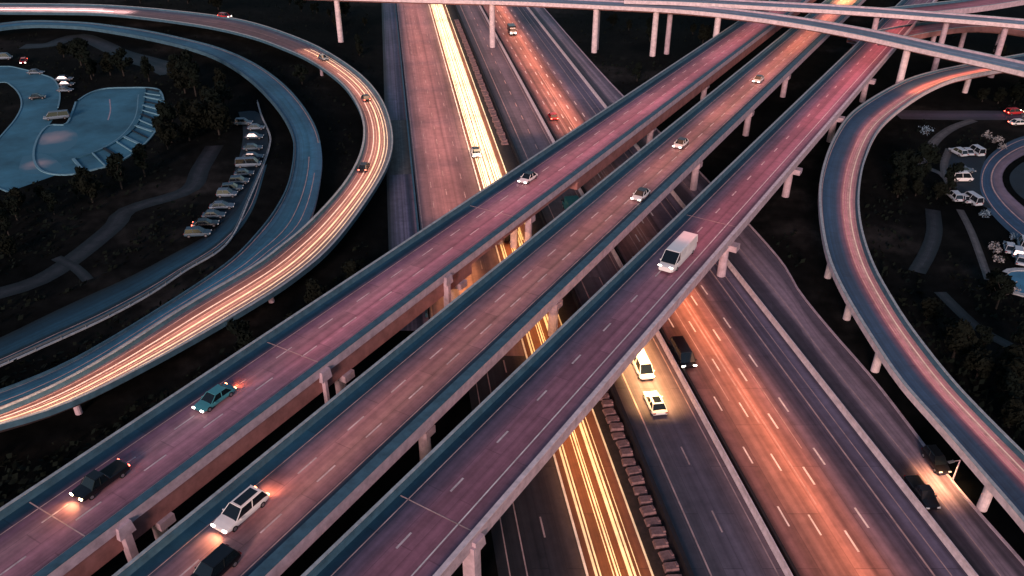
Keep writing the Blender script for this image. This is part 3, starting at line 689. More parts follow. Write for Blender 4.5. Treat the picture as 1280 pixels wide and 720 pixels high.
# ------------------------------------------------------------------ vehicles
def hull(xs, prof_fn):
    pass
def make_car(kind='sedan', L=5.0, Wd=2.0, body='white', roof=None, head='off', tail='off', name='car', sun=False):
    """front towards +Y, wheels on z = 0. Returns the Empty."""
    o = empty(name)
    roof = roof or body
    h = {'sedan': 1.42, 'suv': 1.68, 'pickup': 1.75, 'van': 2.1, 'coach': 2.75}[kind]
    bl = {'sedan': .78, 'suv': .92, 'pickup': .98, 'van': 1.05, 'coach': 1.45}[kind]          # belt line
    # lower body: rings along Y (y, half width, z bottom, z top)
    if kind == 'pickup':
        rings = [(-.5, .88, .45, bl-.04), (-.47, .97, .34, bl), (-.12, 1, .30, bl), (.0, 1, .30, bl+.02), (.22, 1, .30, bl+.05), (.44, .97, .32, bl-.05), (.49, .86, .42, bl-.2)]
    else:
        rings = [(-.5, .80, .48, bl-.14), (-.48, .92, .36, bl-.03), (-.38, .99, .28, bl+.02), (-.1, 1, .26, bl+.03), (.15, 1, .26, bl+.02), (.36, .98, .28, bl-.08), (.46, .90, .34, bl-.18), (.5, .74, .44, bl-.28)]
    b = MB(); m = 8; n0 = len(b.v)
    for y, w, z0, z1 in rings:
        hw_ = Wd/2*w
        for x, z in ((-hw_*.9, z0), (hw_*.9, z0), (hw_, z0+.12), (hw_, (z0+z1)/2+.05), (hw_*.93, z1), (hw_*.5, z1+.03), (-hw_*.5, z1+.03), (-hw_*.93, z1)):
            b.v.append((x, y*L, z))
        b.v.append((-hw_, y*L, (z0+z1)/2+.05)); b.v.append((-hw_, y*L, z0+.12))
    m = 10
    for i in range(len(rings)-1):
        for j in range(m):
            k = (j+1) % m; b.f.append((i*m+j, i*m+k, (i+1)*m+k, (i+1)*m+j)); b.uv.append([(0, 0)]*4)
    b.f.append(tuple(reversed(range(m)))); b.uv.append([(0, 0)]*m)
    e = (len(rings)-1)*m; b.f.append(tuple(e+j for j in range(m))); b.uv.append([(0, 0)]*m)
    bo = b.build('body', M[body], o, smooth=False)
    # greenhouse
    y0, y1, y2, y3 = {'sedan': (-.40, -.26, .06, .24), 'suv': (-.47, -.40, .08, .25), 'pickup': (-.08, -.02, .16, .28), 'van': (-.49, -.46, .24, .40), 'coach': (-.49, -.475, .24, .40)}[kind]
    gw, tw = Wd/2*.90, Wd/2*(.86 if kind == 'coach' else .70)
    zb = bl-.02; zt = h
    g_ = MB(); P = [(-gw, y0*L, zb), (gw, y0*L, zb), (gw, y3*L, zb), (-gw, y3*L, zb), (-tw, y1*L, zt), (tw, y1*L, zt), (tw, y2*L, zt), (-tw, y2*L, zt)]
    g_.v = P
    for q in ((3, 2, 1, 0), (4, 5, 6, 7), (0, 1, 5, 4), (1, 2, 6, 5), (2, 3, 7, 6), (3, 0, 4, 7)): g_.f.append(q); g_.uv.append([(0, 0)]*4)
    g_.build('windows', M['glass'], o)
    r_ = MB(); P = [(-tw*1.02, y1*L*1.02, zt+.004), (tw*1.02, y1*L*1.02, zt+.004), (tw*1.02, y2*L, zt+.004), (-tw*1.02, y2*L, zt+.004)]
    r_.v = P+[(x*.9, y*(.97), zt+.075) for x, y, z in P]
    for q in ((3, 2, 1, 0), (4, 5, 6, 7), (0, 1, 5, 4), (1, 2, 6, 5), (2, 3, 7, 6), (3, 0, 4, 7)): r_.f.append(q); r_.uv.append([(0, 0)]*4)
    ro = r_.build('roof', M[roof], o)
    if sun:
        q_ = MB(); q_.box((0, (y1*.86+y2*.55)*L/2, zt+.085), (tw*1.35, (y2*.55-y1*.86)*L, .02)); q_.build('sunroof', M['glass'], ro)
    if kind == 'coach':
        c_ = MB(); a0, a1 = -.493*L, .20*L
        P = [(-gw*1.02, a0, zb-.05), (gw*1.02, a0, zb-.05), (gw*1.02, a1, zb-.05), (-gw*1.02, a1, zb-.05), (-tw*1.03, a0*.985, zt+.02), (tw*1.03, a0*.985, zt+.02), (tw*1.03, a1, zt+.02), (-tw*1.03, a1, zt+.02)]
        c_.v = P
        for q in ((3, 2, 1, 0), (4, 5, 6, 7), (0, 1, 5, 4), (1, 2, 6, 5), (2, 3, 7, 6), (3, 0, 4, 7)): c_.f.append(q); c_.uv.append([(0, 0)]*4)
        c_.build('side_panels', M[body], o)
    # pillars
    for sx in (-1, 1):
        for (ya, yb) in ((y0, y1), (y3, y2), ((y0+y3)/2, (y1+y2)/2)):
            pb = MB(); pb.tube((sx*gw*1.0, ya*L, zb), (sx*tw*1.02, yb*L, zt+.01), .055, .045, 5)
            pb.build('pillar', M[body], o)
    if kind == 'pickup':
        bed = MB(); bed.box((0, -.29*L, bl+.02), (Wd*.78, L*.36, .03)); bed.build('load_bed', M['tyre'], o)
    for sx in (-1, 1):
        mi = MB(); mi.box((sx*(Wd/2+.08), y3*L-.45, bl+.06), (.2, .14, .14)); mi.build('mirror', M[body], o)
        for yy in (-.31, .32):
            w = MB(); w.tube((sx*Wd/2*.80, yy*L, .34), (sx*Wd/2*1.01, yy*L, .34), .34, .34, 14); wo = w.build('wheel', M['tyre'], o)
            w = MB(); w.tube((sx*Wd/2*1.005, yy*L, .34), (sx*Wd/2*1.03, yy*L, .34), .2, .2, 10); w.build('rim', M['rim'], wo)
        hl = MB(); hl.box((sx*Wd*.34, L*.487, bl-.24), (Wd*.20, .16, .16)); hl.build('headlight', M[{'off': 'head_off', 'warm': 'head', 'cool': 'head_cool'}[head]], o)
        tl_ = MB(); tl_.box((sx*Wd*.38, -L*.493, bl-.10), (Wd*.16, .10, .16)); tl_.build('tail_light', M[{'off': 'tail_off', 'red': 'tail', 'orange': 'tail_orange'}[tail]], o)
    return o
def make_truck(L=10.0, Wd=2.6, H=3.2, box='white', cabm='white', head='off', cab=2.3):
    o = empty('truck')
    b = MB(); b.box((0, -(cab+.15)/2+0.0, (H+.75)/2), (Wd, L-cab-.15, H-.75)); b.build('cargo_box', M[box], o)
    b = MB(); b.box((0, 0, .62), (Wd*.45, L*.96, .22)); b.build('chassis', M['black'], o)
    y1 = L/2; c = MB(); y0 = L/2-cab
    P = [(-Wd*.46, y0, .5), (Wd*.46, y0, .5), (Wd*.46, y1, .5), (-Wd*.46, y1, .5),
         (-Wd*.47, y0, 1.55), (Wd*.47, y0, 1.55), (Wd*.45, y1-.05, 1.45), (-Wd*.45, y1-.05, 1.45)]
    c.v = P
    for q in ((3, 2, 1, 0), (4, 5, 6, 7), (0, 1, 5, 4), (1, 2, 6, 5), (2, 3, 7, 6), (3, 0, 4, 7)): c.f.append(q); c.uv.append([(0, 0)]*4)
    c.build('cab', M[cabm], o)
    w = MB(); w.v = [(-Wd*.46, y0, 1.56), (Wd*.46, y0, 1.56), (Wd*.44, y1-.3, 1.5), (-Wd*.44, y1-.3, 1.5), (-Wd*.41, y0, 2.35), (Wd*.41, y0, 2.35), (Wd*.38, y1-1.35, 2.35), (-Wd*.38, y1-1.35, 2.35)]
    for q in ((3, 2, 1, 0), (4, 5, 6, 7), (0, 1, 5, 4), (1, 2, 6, 5), (2, 3, 7, 6), (3, 0, 4, 7)): w.f.append(q); w.uv.append([(0, 0)]*4)
    w.build('windshield', M['glass'], o)
    r_ = MB(); r_.box((0, y0+.45, 2.42), (Wd*.80, 1.0, .1), 0, .9); r_.build('cab_roof', M[cabm], o)
    bp = MB(); bp.box((0, y1+.02, .62), (Wd*.96, .3, .4)); bp.build('bumper', M['black'], o)
    for sx in (-1, 1):
        mi = MB(); mi.box((sx*(Wd/2+.14), y1-.75, 1.75), (.26, .12, .4)); mi.build('mirror', M['black'], o)
        hl = MB(); hl.box((sx*Wd*.36, y1+.12, .98), (Wd*.18, .14, .22)); hl.build('headlight', M[{'off': 'head_off', 'warm': 'head', 'cool': 'head_cool'}[head]], o)
        for yy in (L/2-1.1, -L/2+1.1, -L/2+2.3):
            w = MB(); w.tube((sx*Wd*.34, yy, .5), (sx*Wd*.475, yy, .5), .5, .5, 14); wo = w.build('wheel', M['tyre'], o)
            w = MB(); w.tube((sx*Wd*.474, yy, .5), (sx*Wd*.485, yy, .5), .26, .26, 10); w.build('rim', M['rim'], wo)
    return o
def put(o, px, py, z, dirv, label, cat, group=None, rev=False):
    """stand a vehicle on the road where the photo shows it, nose along dirv"""
    p = W(px, py, z+.6); d = -dirv if rev else dirv
    o.location = (p.x, p.y, z+.02); o.rotation_euler = (0, 0, math.atan2(d.y, d.x)-math.pi/2)
    tag(o, label, cat, group); return o
def spot(o, loc, rot, w, color, size=70, r=.15):
    """headlight beam carried by a vehicle"""
    l = bpy.data.lights.new('headlight_beam', 'SPOT'); l.energy = w; l.color = color; l.spot_size = R(size); l.spot_blend = .8; l.shadow_soft_size = r
    lo = bpy.data.objects.new('headlight_beam', l); col.objects.link(lo); lo.parent = o; lo.location = loc; lo.rotation_euler = rot
WARM = (1, .48, .20)
GV = 'vehicles on the elevated decks'
v = put(make_car('pickup', 6.0, 2.2, 'black', head='warm', tail='red', name='pickup_truck'), 126, 601, ZD, d1, 'black pickup with glowing orange headlights on the leftmost overpass, lowest in the picture', 'pickup', rev=True)
spot(v, (0, 3.15, .9), (R(52), 0, 0), 240, WARM, 125)
v = put(make_car('sedan', 5.4, 2.1, 'teal_paint', head='cool', tail='orange'), 268, 497, ZD, d1, 'teal car with orange tail glow on the leftmost overpass beside the teal shoulder', 'car', rev=True)
spot(v, (0, -2.9, .7), (R(-70), 0, 0), 160, (1, .25, .08), 100)
put(make_car('sedan', 5.0, 2.1, 'white', roof='black', head='cool'), 660, 222, ZD, d1, 'small white car with black roof on the leftmost overpass above the painted light trails', 'car', rev=True)
v = put(make_car('suv', 6.1, 2.4, 'white', head='cool', tail='orange', sun=True), 301, 638, ZD, d2, 'white car with long dark sunroof and glowing lamps, nearest white car on the middle overpass', 'car', rev=True)
spot(v, (0, 3.2, 1.0), (R(50), 0, 0), 270, WARM, 130); spot(v, (0, -3.2, 1.0), (R(-55), 0, 0), 200, (1, .38, .17), 130)
put(make_car('suv', 5.4, 2.3, 'black', roof='black'), 266, 712, ZD, d2, 'dark car cut by the bottom edge of the picture in front of the white car', 'car', rev=True)
put(make_car('sedan', 5.2, 2.2, 'white', roof='black', head='cool'), 801, 243, ZD, d2, 'lower of the three small white cars on the middle overpass, close to its right shoulder', 'car', rev=True)
put(make_car('sedan', 5.2, 2.2, 'white', roof='black', head='cool'), 851, 179, ZD, d2, 'second of the three small white cars on the middle overpass, dark roofed, halfway up', 'car', rev=True)
put(make_car('sedan', 5.0, 2.2, 'white', roof='black', head='cool'), 948, 99, ZD, d2, 'uppermost of the three small white cars on the middle overpass, near the flyover', 'car', rev=True)
put(make_car('coach', 10.8, 2.8, 'white', head='cool', name='white_van'), 847, 321, ZD, d3, 'long white van with dark windshield on the rightmost overpass', 'van', rev=True)
# motorway
put(make_car('sedan', 5.4, 2.3, 'white', roof='black', head='cool'), 595, 190, .03, DA, 'white car with black roof beside the painted light trails of the tan carriageway', 'car', rev=True)
v = put(make_car('sedan', 5.2, 2.2, 'red', roof='red', tail='red'), 691, 145, .03, DA, 'red car on the far rose part of the russet carriageway above the overpasses', 'car')
v = put(make_truck(7.5, 2.6, 3.0, 'black', 'white', head='cool'), 640, 40, .03, DA, 'dark truck with pale cab below the flyover column on the right carriageway', 'truck', rev=True)
put(make_car('sedan', 5.2, 2.3, 'white', head='off', sun=True), 819, 503, .03, DA, 'white car with dark roof in the grey carriageway below the overpasses', 'car', rev=False)
v = put(make_car('van', 5.6, 2.3, 'white', roof='white', head='warm', tail='orange', name='van'), 803, 459, .03, DA, 'bright white van partly under the rightmost overpass in the grey carriageway', 'van', rev=True)
v = put(make_car('van', 6.4, 2.6, 'black', head='cool', name='van'), 853, 444, .03, DA, 'black van with white lit nose on the russet carriageway just below the overpass', 'van', rev=True)
v = put(make_truck(9.5, 2.8, 3.4, 'truck_teal', 'truck_teal'), 716, 266, .03, DA, 'teal covered truck seen in the gap between left and middle overpass', 'truck')
put(make_truck(7.0, 2.6, 3.2, 'black', 'black'), 636, 292, .03, DA, 'dark truck over the bright lines in the gap between left and middle overpass', 'truck')
def curve_dir(path, px, py, z):
    w = W(px, py, z); i = min(range(len(path)), key=lambda k: (path[k]-w).length); return (path[min(len(path)-1, i+1)]-path[max(0, i-1)]).normalized()
put(make_car('sedan', 4.8, 2.0, 'black', tail='red'), 455, 208, ZL, curve_dir(LL, 455, 208, ZL), 'black car with red tail light on the bright bend of the left loop ramp', 'car', rev=True)
put(make_car('sedan', 4.8, 2.0, 'black', tail='red'), 457, 122, ZL, curve_dir(LL, 457, 122, ZL), 'black car with red tail light where the bright lines begin on the loop ramp', 'car', rev=True)
put(make_car('sedan', 4.8, 2.0, 'silver', tail='orange'), 404, 72, ZL, curve_dir(LL, 404, 72, ZL), 'pale car with orange tail lights on the dark upper part of the left loop ramp', 'car')
put(make_car('suv', 5.6, 2.3, 'red', tail='red', head='cool'), 281, 20, ZL, curve_dir(LL, 281, 22, ZL), 'red car with lit lamps at the top of the left loop ramp', 'car')
SV = (W(1187, 600)-W(1095, 480)).normalized()
put(make_car('pickup', 5.4, 2.0, 'black', name='pickup_truck'), 1152, 616, .03, SV, 'dark pickup standing at the left side of the gold lit patch on the service road', 'pickup')
put(make_car('suv', 4.4, 1.8, 'black', name='car'), 1170, 576, .03, SV, 'dark car at the right kerb of the service road just above the street lamp', 'car')
# parked cars, right of the left lots
EX = Vector((1, .1, 0))
prnd = random.Random(3)
def parked(px, py, kind, body, label, d=EX, z=.06, head='off', tail='off', grp='cars parked along the curved guard rail', L=4.8):
    a_ = prnd.uniform(-.13, .13); d = Vector((d.x*math.cos(a_)-d.y*math.sin(a_), d.x*math.sin(a_)+d.y*math.cos(a_), 0))
    return put(make_car(kind, L*prnd.uniform(.9, 1.08), prnd.uniform(1.85, 2.05), body, head=head, tail=tail), px+prnd.uniform(-1.5, 1.5), py, z, d, label, 'car', grp)
parked(304, 153, 'suv', 'silver', 'silver car parked highest in the row inside the guard rail, set out to the left')
parked(319, 159, 'sedan', 'silver', 'silver car parked second in the row, close under the kink of the guard rail')
parked(318, 170, 'sedan', 'bluegrey', 'dark blue grey car parked third in the row inside the guard rail')
parked(317, 184, 'sedan', 'bluegrey', 'blue grey car parked alone between the kink of the rail and the pale van')
parked(310, 205, 'van', 'silver', 'pale van with bright roof, largest vehicle in the row by the guard rail', L=5.6)
parked(299, 226, 'suv', 'bluegrey', 'blue grey car parked just below the pale van by the guard rail')
parked(284, 242, 'suv', 'silver', 'pale car parked second from the bottom of the guard rail row')
parked(276, 257, 'sedan', 'silver', 'pale car parked lowest of the pale cars in the guard rail row')
for px, py, k_, lb in ((315, 195, 'sedan', 'dim grey car parked directly above the pale van by the guard rail'), (306, 216, 'sedan', 'dim grey car parked directly below the pale van by the guard rail'), (291, 235, 'suv', 'dim grey car parked between the two lower pale cars of the guard rail row'), (267, 268, 'sedan', 'dim grey car parked just above the dark car with the red lamp'), (246, 291, 'suv', 'dim grey car parked lowest beside the guard rail, below the red lamp')):
    parked(px, py, k_, 'bluegrey', lb)
parked(258, 279, 'sedan', 'black', 'dark car with red tail lamp standing past the lower end of the parked row', tail='red')
GP = 'cars parked by the winding blue drive'
parked(80, 98, 'sedan', 'silver', 'uppermost silver car parked on the right of the winding blue drive', grp=GP)
parked(83, 104.5, 'sedan', 'bluegrey', 'blue grey car parked second from the top beside the blue drive', grp=GP)
parked(80, 112, 'sedan', 'silver', 'silver car parked third from the top beside the blue drive', grp=GP)
parked(72, 146, 'van', 'silver', 'large pale van with dark front at the mouth of the plaza', d=Vector((-1, -.5, 0)), grp=GP, L=6.2)
parked(46, 90, 'sedan', 'silver', 'pale car parked at the top kerb of the winding blue drive', grp=GP)
parked(6, 72, 'van', 'silver', 'pale van parked at the left edge of the picture above the blue drive', grp=GP, L=5.4)
parked(28, 76, 'sedan', 'red', 'red car with bright lamps beside the pale van at the left edge', grp=GP, tail='red', head='cool', d=Vector((.3, -1, 0)))
parked(48, 121, 'sedan', 'black', 'dark car driving on the winding blue drive', grp=None, d=Vector((1, .4, 0)))
GR = 'cars at the right edge'
parked(1203, 223, 'van', 'white', 'white van parked on the dark lot beside the blue ring road', grp=GR)
parked(1203, 212, 'sedan', 'silver', 'silver car parked above the white van by the ring road', grp=GR)
parked(1268, 140, 'suv', 'red', 'red car with lit lamps at the right edge on the dim lane', grp=GR, tail='red', head='warm', L=5.5)
parked(1274, 153, 'sedan', 'white', 'pale car with red tail lights below the red car at the right edge', grp=GR, tail='red', L=5.5)

M['pale_paint'] = mat('pale car paint', (.40, .44, .48), noise=.06, rough=.32)
for i, (px, py, lb) in enumerate(((1197, 190, 'pale car at the left end of the three topmost in the dark lot'), (1208, 189, 'middle one of three pale cars at the top of the dark lot'),
        (1220, 190, 'pale car nearest the ring road at the top of the dark lot'), (1194, 245, 'pale car at the left end of the three below the white van'), (1205, 247, 'middle one of three pale cars parked below the white van'), (1216, 250, 'right one of three pale cars parked below the white van'))):
    parked(px, py, ('suv', 'sedan', 'van')[i % 3], 'pale_paint', lb, d=Vector((-.1, 1, 0)), grp='pale cars parked side by side in the lot', L=5.0)
for px, py, k_, lb in ((1262, 309, 'sedan', 'pale car parked highest of the cluster under the ring road at the right edge'), (1272, 315, 'suv', 'pale car in the middle of the cluster above the small pool'), (1277, 324, 'sedan', 'pale car parked lowest of the cluster just above the small pool'), (1279, 306, 'van', 'pale van half out of the right edge under the ring road')):
    parked(px, py, k_, 'pale_paint', lb, d=Vector((.5, 1, 0)), grp='cars parked under the ring road', L=4.8)
# ------------------------------------------------------------------ vegetation
def crown_mesh(seed, r=3.0, h=6.0, n=900, leaf=.42, base=2.2, clumps=14):
    q = random.Random(seed); b = MB(); C_ = []
    for i in range(clumps):
        a = q.random()*6.283; t = q.random(); rad = r*(.25+.75*q.random())*math.sqrt(max(.05, 1-(2*t-1)**2*.8))*.75
        C_.append((Vector((math.cos(a)*rad, math.sin(a)*rad, base+t*(h-base))), r*(.26+.3*q.random())))
    for i in range(n):
        c, cr = q.choice(C_)
        d = Vector((q.gauss(0, 1), q.gauss(0, 1), q.gauss(0, .8))).normalized()*cr*(q.random()**.4)
        p = c+d; nrm = (d.normalized()+Vector((q.gauss(0, .5), q.gauss(0, .5), q.gauss(0, .5)))).normalized()
        t = nrm.orthogonal().normalized(); w = nrm.cross(t); a = q.random()*6.28
        t, w = t*math.cos(a)+w*math.sin(a), w*math.cos(a)-t*math.sin(a); s = leaf*(.6+.8*q.random())
        b.poly([p-t*s, p-w*s*.55, p+t*s, p+w*s*.55])
    return b
def trunk_mb(seed, h):
    q = random.Random(seed); b = MB(); b.tube((0, 0, -.1), (0, 0, h*.55), .26, .14, 7)
    for i in range(5):
        a = q.random()*6.28; z = h*(.25+.25*q.random()); b.tube((0, 0, z), (math.cos(a)*h*.22, math.sin(a)*h*.22, z+h*.25), .10, .04, 5)
    return b
def tree_proto(seed, leafm, r, h, n, name='tree', base=2.0):
    o = empty(name)
    crown_mesh(seed, r, h, n, .5, base).build('crown', M[leafm], o); trunk_mb(seed, h).build('trunk', M['bark'], o); return o
def copy_tree(o):
    c = o.copy(); col.objects.link(c)
    for ch in list(o.children):
        d = ch.copy(); col.objects.link(d); d.parent = c
    return c
protos = [tree_proto(11, 'leaf', 3.2, 7.5, 1100), tree_proto(12, 'leaf_b', 2.6, 6.0, 900), tree_proto(13, 'leaf', 2.3, 9.0, 1000), tree_proto(14, 'leaf_b', 3.8, 7.0, 1200)]
used = [False]*4
def plant(x, y, k, s, label, group):
    o = protos[k] if not used[k] else copy_tree(protos[k]); used[k] = True
    o.location = (x, y, 0); o.rotation_euler = (0, 0, rnd.random()*6.28); o.scale = (s, s, s*(.9+.3*rnd.random()))
    tag(o, label, 'tree', group)
def grove(px_poly, count, label, group, smin=.7, smax=1.2, rr=3, ks=(0, 1, 2, 3)):
    xs = [p[0] for p in px_poly]; ys = [p[1] for p in px_poly]; k = 0; tries = 0; placed = []
    while k < count and tries < 4000:
        tries += 1; px = rnd.uniform(min(xs), max(xs)); py = rnd.uniform(min(ys), max(ys)); ins = False
        for a, c in zip(px_poly, px_poly[1:]+px_poly[:1]):
            if (a[1] > py) != (c[1] > py) and px < (c[0]-a[0])*(py-a[1])/(c[1]-a[1])+a[0]: ins = not ins
        if not ins: continue
        w = W(px, py)
        if not free(w.x, w.y, rr) or any((w-q).length < 4 for q in placed): continue
        placed.append(w); plant(w.x, w.y, rnd.choice(ks), rnd.uniform(smin, smax), label, group); k += 1
grove([(120, 18), (215, 30), (300, 60), (300, 200), (210, 210), (205, 110), (60, 95), (90, 40)], 26, 'dark bushy tree in the unlit ground between the plaza and the blue side ramp', 'dark trees above and beside the blue plaza')
grove([(0, 215), (220, 200), (240, 240), (120, 290), (0, 330)], 14, 'dark tree on the unlit slope below the blue plaza', 'dark trees below the blue plaza', .5, .9)
grove([(410, 100), (440, 140), (440, 190), (400, 250), (410, 180), (370, 100)], 8, 'dark low tree between the blue side ramp and the orange loop ramp', 'dark trees inside the loop', .5, .8, 2)
grove([(340, 0), (480, 0), (505, 120), (500, 330), (300, 470), (330, 420), (470, 260), (500, 160), (450, 70)], 16, 'dark tree on the black ground between the left loop ramp and the motorway', 'dark trees between loop and motorway', .5, .95, 2)
grove([(0, 0), (250, 0), (330, 22), (230, 6), (100, 2)], 6, 'dark tree standing along the far side of the left loop ramp', 'dark trees beyond the loop top', .6, 1.0, 2)
grove([(740, 30), (900, 40), (870, 70), (790, 105), (760, 70)], 7, 'dark tree on the black ground under the nearer flyover', 'dark trees under the flyover', .5, .9, 2)
grove([(1095, 170), (1180, 220), (1240, 340), (1280, 470), (1280, 560), (1190, 450), (1110, 330), (1090, 240)], 22, 'dark tree on the unlit ground right of the blue and rose loop ramp', 'dark trees right of the loop ramp', .5, 1.0)
grove([(960, 240), (1010, 220), (1040, 380), (1090, 460), (1040, 400), (980, 300)], 6, 'dark low tree between the rightmost overpass and the right loop ramp', 'dark trees left of the loop ramp', .45, .7, 2)
grove([(1130, 110), (1280, 110), (1280, 138), (1130, 138)], 5, 'dark tree beyond the dim lane under the loop ramp bend', 'dark trees beyond the dim lane', .5, .8, 2)
grove([(1130, 60), (1280, 60), (1280, 100), (1220, 60)], 4, 'dark tree on the black ground behind the nearer flyover at the right', 'dark trees behind the flyover', .5, .8, 1)
# pale shrubs by the ring road
def shrub(px, py, s, m, label, cat='bush', n=260, leaf=.22):
    p = W(px, py); o = empty('bush', (p.x, p.y, 0), 0, label, cat)
    crown_mesh(int(px*7+py), s, s*.9, n, leaf, .2, 9).build('foliage', M[m], o)
    b = MB()
    for k in range(3): b.tube((0, 0, -.05), (math.cos(k*2.1)*s*.3, math.sin(k*2.1)*s*.3, s*.5), .06, .03, 5)
    b.build('stem', M['bark_pale'], o); return o
shrub(1158, 168, 2.2, 'leaf_blue', 'pale blue bush beside the upper end of the curved gravel path', n=140)
shrub(1234, 172, 1.9, 'leaf_pale', 'pale bush left of the white tipped bush above the ring road', n=120)
shrub(1245, 178, 1.8, 'leaf_pale', 'pale bush close to the outer kerb of the ring road', n=160)
shrub(1252, 186, 1.4, 'leaf_pale', 'low pale bush touching the outer edge of the ring road', n=90)
shrub(1266, 300, 1.4, 'leaf_blue', 'pale blue bush in the bend below the ring road', n=90)
shrub(1231, 271, 1.7, 'leaf_blue', 'pale blue bush on the dark ground below the ring road', n=100)
shrub(1243, 315, 1.8, 'leaf_pale', 'pinkish pale bush beside the end of the straight path', n=160)
shrub(1248, 328, 1.5, 'leaf_pale', 'small pale bush just above the pool', n=110)
shrub(1262, 365, 1.6, 'leaf_pale', 'pale bush on the lower rim of the pool', n=110)
# concrete blocks laid in a row along the median, with dark gaps between them
blk = MB(); blk.box((0, 0, .22), (1.75, 1.22, .44), 0, .88, .86); blk.box((.62, .1, .5), (.34, .8, .14), .1, .8)
sp_ = blk.build('median_block', M['median'])
first = True; y = 42.0; i = 0
while y < 335:
    q = hw(17.75+.10*math.sin(i*2.3), y)
    if y < 112 or y > 192:
        o = sp_ if first else sp_.copy()
        if not first: col.objects.link(o)
        first = False
        o.location = (q.x, q.y, .062); o.rotation_euler = (0, 0, R(8)+.10*math.sin(i*1.7)); o.scale = (1+.08*math.sin(i*5.1), 1+.10*math.sin(i*3.3), .9+.25*math.sin(i*4.1))
        tag(o, 'weathered reddish concrete block in the ladder-like row along the median', 'block', 'concrete blocks along the median')
    y += 1.68; i += 1
# scrub over the unlit ground
q = random.Random(5); b = MB()
for k in range(26000):
    px, py = q.uniform(-20, 1300), q.uniform(-5, 720)
    w = W(px, py)
    if not free(w.x, w.y, 0): continue
    hgt = q.random()**2*1.4
    nrm = Vector((q.gauss(0, 1), q.gauss(0, 1), q.gauss(0, 1)+.6)).normalized(); t = nrm.orthogonal().normalized(); v2 = nrm.cross(t); s = q.uniform(.25, .7)
    p = Vector((w.x, w.y, hgt)); b.poly([p-t*s, p-v2*s*.6, p+t*s, p+v2*s*.6])
tag(b.build('scrub', M['leaf']), 'dark scrub covering the unlit ground between the roads', 'scrub', kind='stuff')

# lamp posts beside the service road
def lamp_post(px, py, h, label):
    p = W(px, py); o = empty('street_lamp', (p.x, p.y, 0), 0, label, 'street lamp')
    b = MB(); b.tube((0, 0, -.1), (0, 0, h), .11, .07, 8); b.tube((0, 0, h-.05), (-1.2, -.4, h+.15), .05, .04, 6); b.build('pole', M['concrete'], o)
    b = MB(); b.box((-1.35, -.45, h+.14), (.8, .3, .14), .3); hd = b.build('lamp_head', M['steel'], o)
    b = MB(); b.box((-1.35, -.45, h+.05), (.6, .22, .04), .3); b.build('lamp_lens', M['lampglow'], hd)
    l = bpy.data.lights.new('lamp_light', 'SPOT'); l.energy = 1900; l.color = (1, .50, .22); l.spot_size = R(125); l.spot_blend = .9; l.shadow_soft_size = .3
    lo = bpy.data.objects.new('lamp_light', l); col.objects.link(lo); lo.parent = o; lo.location = (-1.4, -.45, h-.05)
    return o
lamp_post(1190, 602, 3.6, 'street lamp with short arm lighting the gold patch of the service road')

# ------------------------------------------------------------------ light
world = bpy.data.worlds.new('World'); scene.world = world; world.use_nodes = True
nt = world.node_tree; bg = nt.nodes['Background']; sky = nt.nodes.new('ShaderNodeTexSky'); sky.sky_type = 'NISHITA'
SUN_TO = Vector((-.22, -.97, 0)).normalized(); EL = R(17)
sky.sun_disc = False; sky.sun_elevation = EL; sky.sun_rotation = math.atan2(SUN_TO.x, SUN_TO.y)
sky.air_density = 1.4; sky.ozone_density = 3.0; sky.dust_density = .4
nt.links.new(sky.outputs['Color'], bg.inputs['Color']); bg.inputs['Strength'].default_value = .05
sd = bpy.data.lights.new('sun', 'SUN'); sd.energy = 1.5; sd.angle = R(14); sd.color = (1, .66, .60)
so = bpy.data.objects.new('sun', sd); col.objects.link(so)
so.rotation_euler = (-(SUN_TO*math.cos(EL)+Vector((0, 0, math.sin(EL))))).to_track_quat('-Z', 'Y').to_euler()

def glow_row(name, p, d, L, Wd, z, watts, color, spread=110):  # added area light over a road, no fitting, makes the traffic glow
    l = bpy.data.lights.new(name, 'AREA'); l.shape = 'RECTANGLE'; l.size = Wd; l.size_y = L; l.energy = watts; l.color = color; l.spread = R(spread)
    o = bpy.data.objects.new(name, l); col.objects.link(o); o.location = (p.x, p.y, z); o.rotation_euler = (0, 0, math.atan2(d.y, d.x)-math.pi/2)
GOLD = (1, .53, .19); ORG = (1, .41, .18); PINK = (1, .50, .36)
def hw_row(X, y0, y1, wpm, color, Wd=4, z=4.6, seg=30, spread=110):
    y = y0
    while y < y1:
        c = hw(X, y+seg/2); glow_row('added_glow', c, DA, seg-1, Wd, z, wpm*seg, color, spread); y += seg
hw_row(11.9, 35, 125, 21, GOLD, 5, z=4.2)
hw_row(11.9, 125, 155, 30, GOLD, 5, z=4.2)
hw_row(11.9, 155, 395, 46, (1, .68, .42), 5)
hw_row(1.5, 150, 390, 13, PINK, 9)
hw_row(25, 87, 111, 105, GOLD, 5, seg=24, spread=80, z=4.2)
hw_row(25, 200, 380, 9, PINK, 6)
hw_row(37.9, 30, 68, 19, ORG, 6, seg=19, z=6, spread=130)
hw_row(37.7, 68, 100, 22, ORG, 6, seg=32, z=6, spread=120)
hw_row(37.5, 100, 128, 24, ORG, 6, seg=28, z=4.5, spread=120)
hw_row(37.5, 200, 390, 24, (1, .45, .27), 8)
hw_row(0, 101, 131, 24, GOLD, 6, z=4.2)
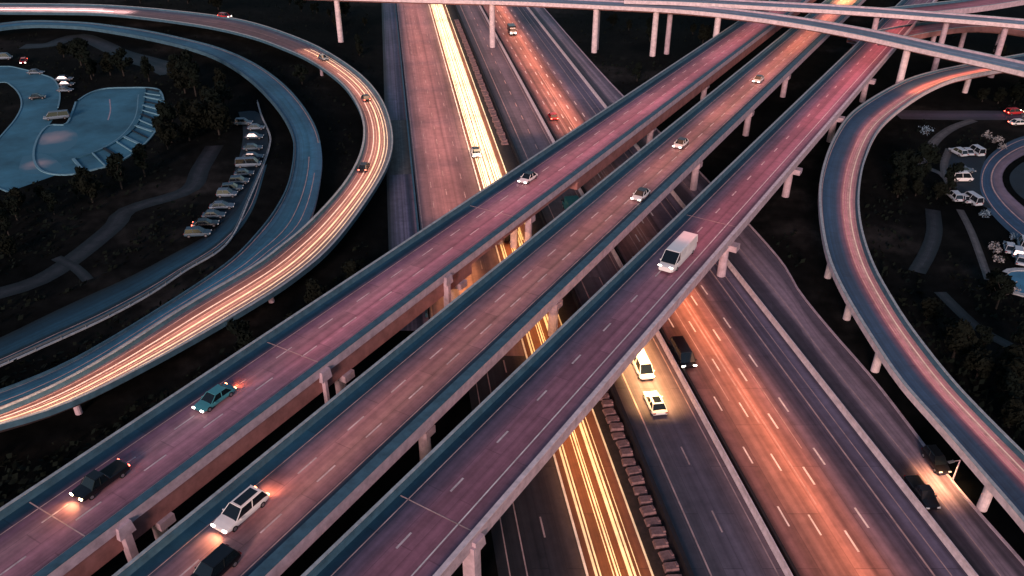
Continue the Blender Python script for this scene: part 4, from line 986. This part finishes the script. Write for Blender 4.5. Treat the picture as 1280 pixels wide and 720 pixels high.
def curve_row(Lp, Rp, i0, i1, step, z, wpm, color, Wd):
    i = i0
    while i+step <= i1:
        a = (Lp[i]+Rp[i])/2; b_ = (Lp[i+step]+Rp[i+step])/2; d = b_-a
        glow_row('added_glow', (a+b_)/2, d.normalized(), d.length, Wd, z, wpm*d.length, color, 110); i += step
curve_row(LL, LR, 66, 150, 3, ZL+4, 15, (1, .55, .33), 2.6)
curve_row(LL, LR, 0, 28, 7, ZL+4, 48, (1, .8, .78), 4)
curve_row(RpL, RpR, 10, 34, 4, ZR+4, 22, (1, .33, .16), 3)
curve_row(RpL, RpR, 34, 106, 6, ZR+4, 4, (1, .45, .32), 2)
def deck_row(Lp, u, w, d, rt, y0, y1, wpm, color, Wd=5, seg=40, z=4.5, spread=130):
    y = y0
    while y < y1:
        c = Lp[0]+d*((y+seg*.5*d.y-Lp[0].y)/d.y)+rt*w*u; glow_row('added_glow', c, d, seg, Wd, ZD+z, wpm*seg, color, spread); y += seg*d.y
for y0_, w_ in ((60, 3), (92, 4.5), (124, 6.5), (156, 9), (188, 12), (220, 16), (252, 20), (284, 22)):
    deck_row(A2L, .52, 12.2, d2, r2, y0_, y0_+32, w_, (1, .40, .20), 4, 37, 4.6)
deck_row(A2L, .5, 12.2, d2, r2, 325, 440, 80, (1, .52, .16))
for y0_, w_ in ((120, 5), (152, 8), (184, 11), (216, 14), (248, 14)):
    deck_row(A3L, .55, 10.9, d3, r3, y0_, y0_+32, w_, (1, .28, .22), 4, 37, 4.6)
for y0_, w_ in ((90, 3), (122, 5), (154, 6), (186, 7), (218, 7), (250, 7), (282, 7)):
    deck_row(A1L, .55, 11.9, d1, r1, y0_, y0_+32, w_, (1, .34, .28), 4, 37, 4.6)

# ------------------------------------------------------------------ render
scene.render.engine = 'CYCLES'
scene.render.resolution_x = 1024; scene.render.resolution_y = 576
vs = scene.view_settings; vs.view_transform = 'Standard'; vs.look = 'None'; vs.exposure = 1.15; vs.gamma = 1; vs.use_curve_mapping = False
